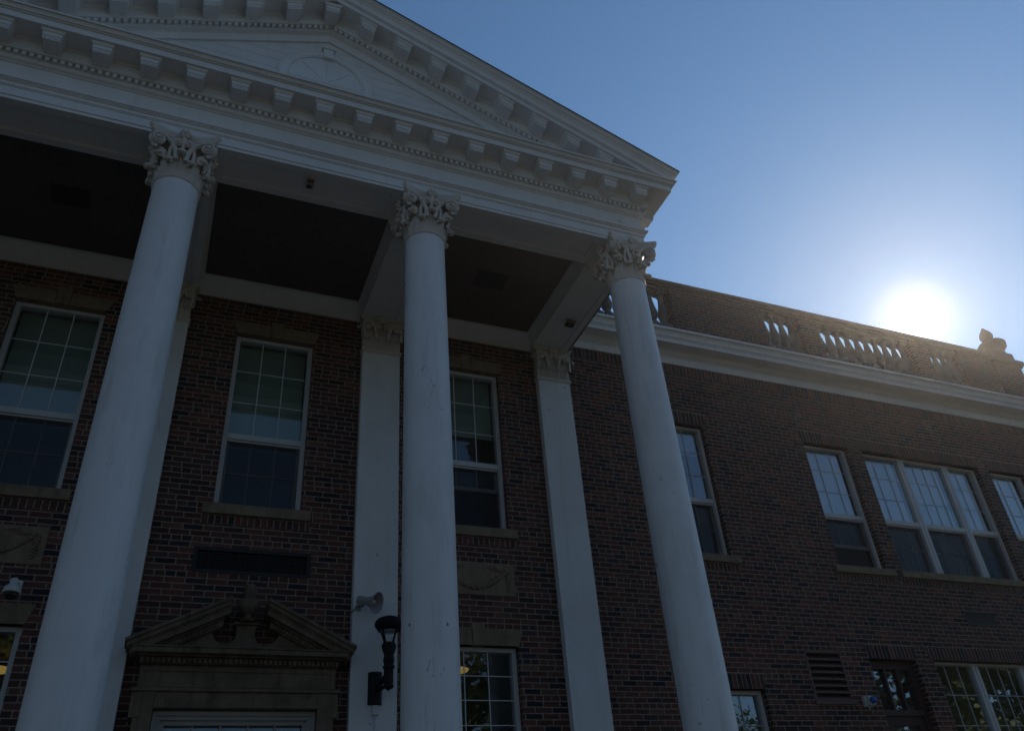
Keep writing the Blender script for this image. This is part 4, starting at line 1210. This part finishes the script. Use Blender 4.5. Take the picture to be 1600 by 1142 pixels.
# lamps burning indoors
for (x, y, z, lab) in ((3.70, 11.0, 3.08, 'yellow ceiling lamp inside the low window beside the middle column'), (-1.75, 11.5, 3.10, 'yellow ceiling lamp inside the far left low window')):
    t_ = empty('ceiling_lamp', (x, y, 3.3), lab, 'lamp', 'ceiling lamps indoors')
    b = MB(); b.lathe([(.02, .0), (.10, .008), (.15, .022), (.16, .04), (.15, .048)], x, y, 28, True, True, z - .02)
    b.build('shade', M_GLOW, t_)
    b = MB(); b.tube([(x, y, z + .022), (x, y, 3.299)], .012, 8); b.lathe([(.06, 3.275), (.06, 3.299)], x, y, 16)
    b.build('stem', M_LAMP, t_)

# ------------------------------------------------------------------ trees across the lawn seen in the panes, others at left added to block sky
def tree_meshes(seed, h, cw, nleaf=5200):
    rnd = random.Random(seed)
    tr = MB(); cl = []
    tr.tube([(0, 0, 0), (.1, .05, h * .18), (.05, .15, h * .35), (.2, .1, h * .6), (.1, 0, h * .85)], [h * .028, h * .022, h * .018, h * .011, h * .004], 10)
    for k in range(16):
        a = rnd.uniform(0, 6.28); z0 = h * rnd.uniform(.25, .75); L = cw * rnd.uniform(.55, 1.0) * (1.1 - abs(z0 / h - .5))
        p1 = Vector((math.cos(a) * L * .5, math.sin(a) * L * .5, z0 + L * .28)); p2 = Vector((math.cos(a) * L, math.sin(a) * L, z0 + L * .5))
        tr.tube([(0.1, .1, z0), p1, p2], [h * .009, h * .006, h * .002], 6)
        for t_ in (.5, .75, 1.0): cl.append((p1.lerp(p2, (t_ - .5) * 2) + Vector((rnd.uniform(-.4, .4), rnd.uniform(-.4, .4), rnd.uniform(-.2, .5))), cw * rnd.uniform(.20, .34)))
    for k in range(14):
        a = rnd.uniform(0, 6.28); r = cw * rnd.uniform(.1, .7); z0 = h * rnd.uniform(.45, .96)
        r *= max(.15, 1.15 - abs(z0 / h - .55) * 1.9)
        cl.append((Vector((math.cos(a) * r, math.sin(a) * r, z0)), cw * rnd.uniform(.18, .3)))
    lv = MB()
    for i in range(nleaf):
        c, r = rnd.choice(cl)
        d = Vector((rnd.gauss(0, 1), rnd.gauss(0, 1), rnd.gauss(0, 1))).normalized() * r * rnd.uniform(.3, 1.0)
        p = c + d; u = Vector((rnd.gauss(0, 1), rnd.gauss(0, 1), rnd.gauss(0, .6))).normalized(); v = u.orthogonal().normalized()
        s = rnd.uniform(.10, .22)
        lv.face([p - u * s, p - v * s * .6, p + u * s, p + v * s * .6])
    return tr, lv
tm = []
for sd, h, cw in ((1, 11.5, 4.0), (2, 13.6, 4.6), (3, 9.5, 3.7)):
    a, c = tree_meshes(sd, h, cw); tm.append((a.mesh('trunk', M_BARK), c.mesh('crown', M_LEAF)))
spots = [(12.3, -11, 1, 1.0, 'tall leafy tree across the lawn mirrored in the raised sash window'),
         (-6.2, -12, 1, .97, 'tall leafy tree mirrored in the far left window'),
         (33, -8, 0, 1.12, 'bushy tree mirrored in the wide low window'),
         (39, -9, 0, 1.15, 'broad tree mirrored in the right part of the wide low window'),
         (20, -20, 2, 1.1, 'round tree mirrored in the glazed side door'),
         (44, -14, 0, 1.05, 'green tree standing far right across the lawn'),
         (17, -28, 0, 1.0, 'green tree standing behind the others across the lawn'),
         (-17, -9, 1, .95, 'tall unseen tree added at the far left to block sky light'),  # added out of view; blocks sky so the columns darken on the left
         (-23, 1, 0, 1.15, 'unseen tree added beside the building to darken its left side'),  # added out of view; keeps sky light off the left of the facade
         (28, -7, 0, 1.05, 'round tree nearest the wing across the lawn'),
         (33, -25, 1, .9, 'tall tree behind the wide low window mirrored trees'),
         (45, -27, 0, 1.1, 'leafy tree far behind at the right end of the lawn'),
         (26, -32, 1, .95, 'tall tree at the back of the lawn'),
         (3, -34, 0, .95, 'green tree standing alone far behind the path')]
for x, y, k, s, lab in spots:
    t_ = empty('tree', (x, y, GZ), lab, 'tree', 'trees across the lawn')
    for me, nm in zip(tm[k], ('trunk', 'crown')):
        o = bpy.data.objects.new(nm, me); COL.objects.link(o); o.parent = t_
    t_.scale = (s, s, s); t_.rotation_euler = (0, 0, x)

# ------------------------------------------------------------------ haze volume added to make the veiling glare round the sun
hz = bpy.data.materials.new('thin haze for sun glare'); hz.use_nodes = True
t = hz.node_tree; t.nodes.remove(t.nodes['Principled BSDF'])
pv = t.nodes.new('ShaderNodeVolumePrincipled')
pv.inputs['Color'].default_value = (1.0, .86, .72, 1); pv.inputs['Density'].default_value = HAZE_D
pv.inputs['Anisotropy'].default_value = HAZE_G
t.links.new(pv.outputs[0], t.nodes['Material Output'].inputs['Volume'])
b = MB(); b.box(-165, 195, -185, 155, GZ - 1.1, 13.8)
tag(b.build('haze', hz), kind='stuff')
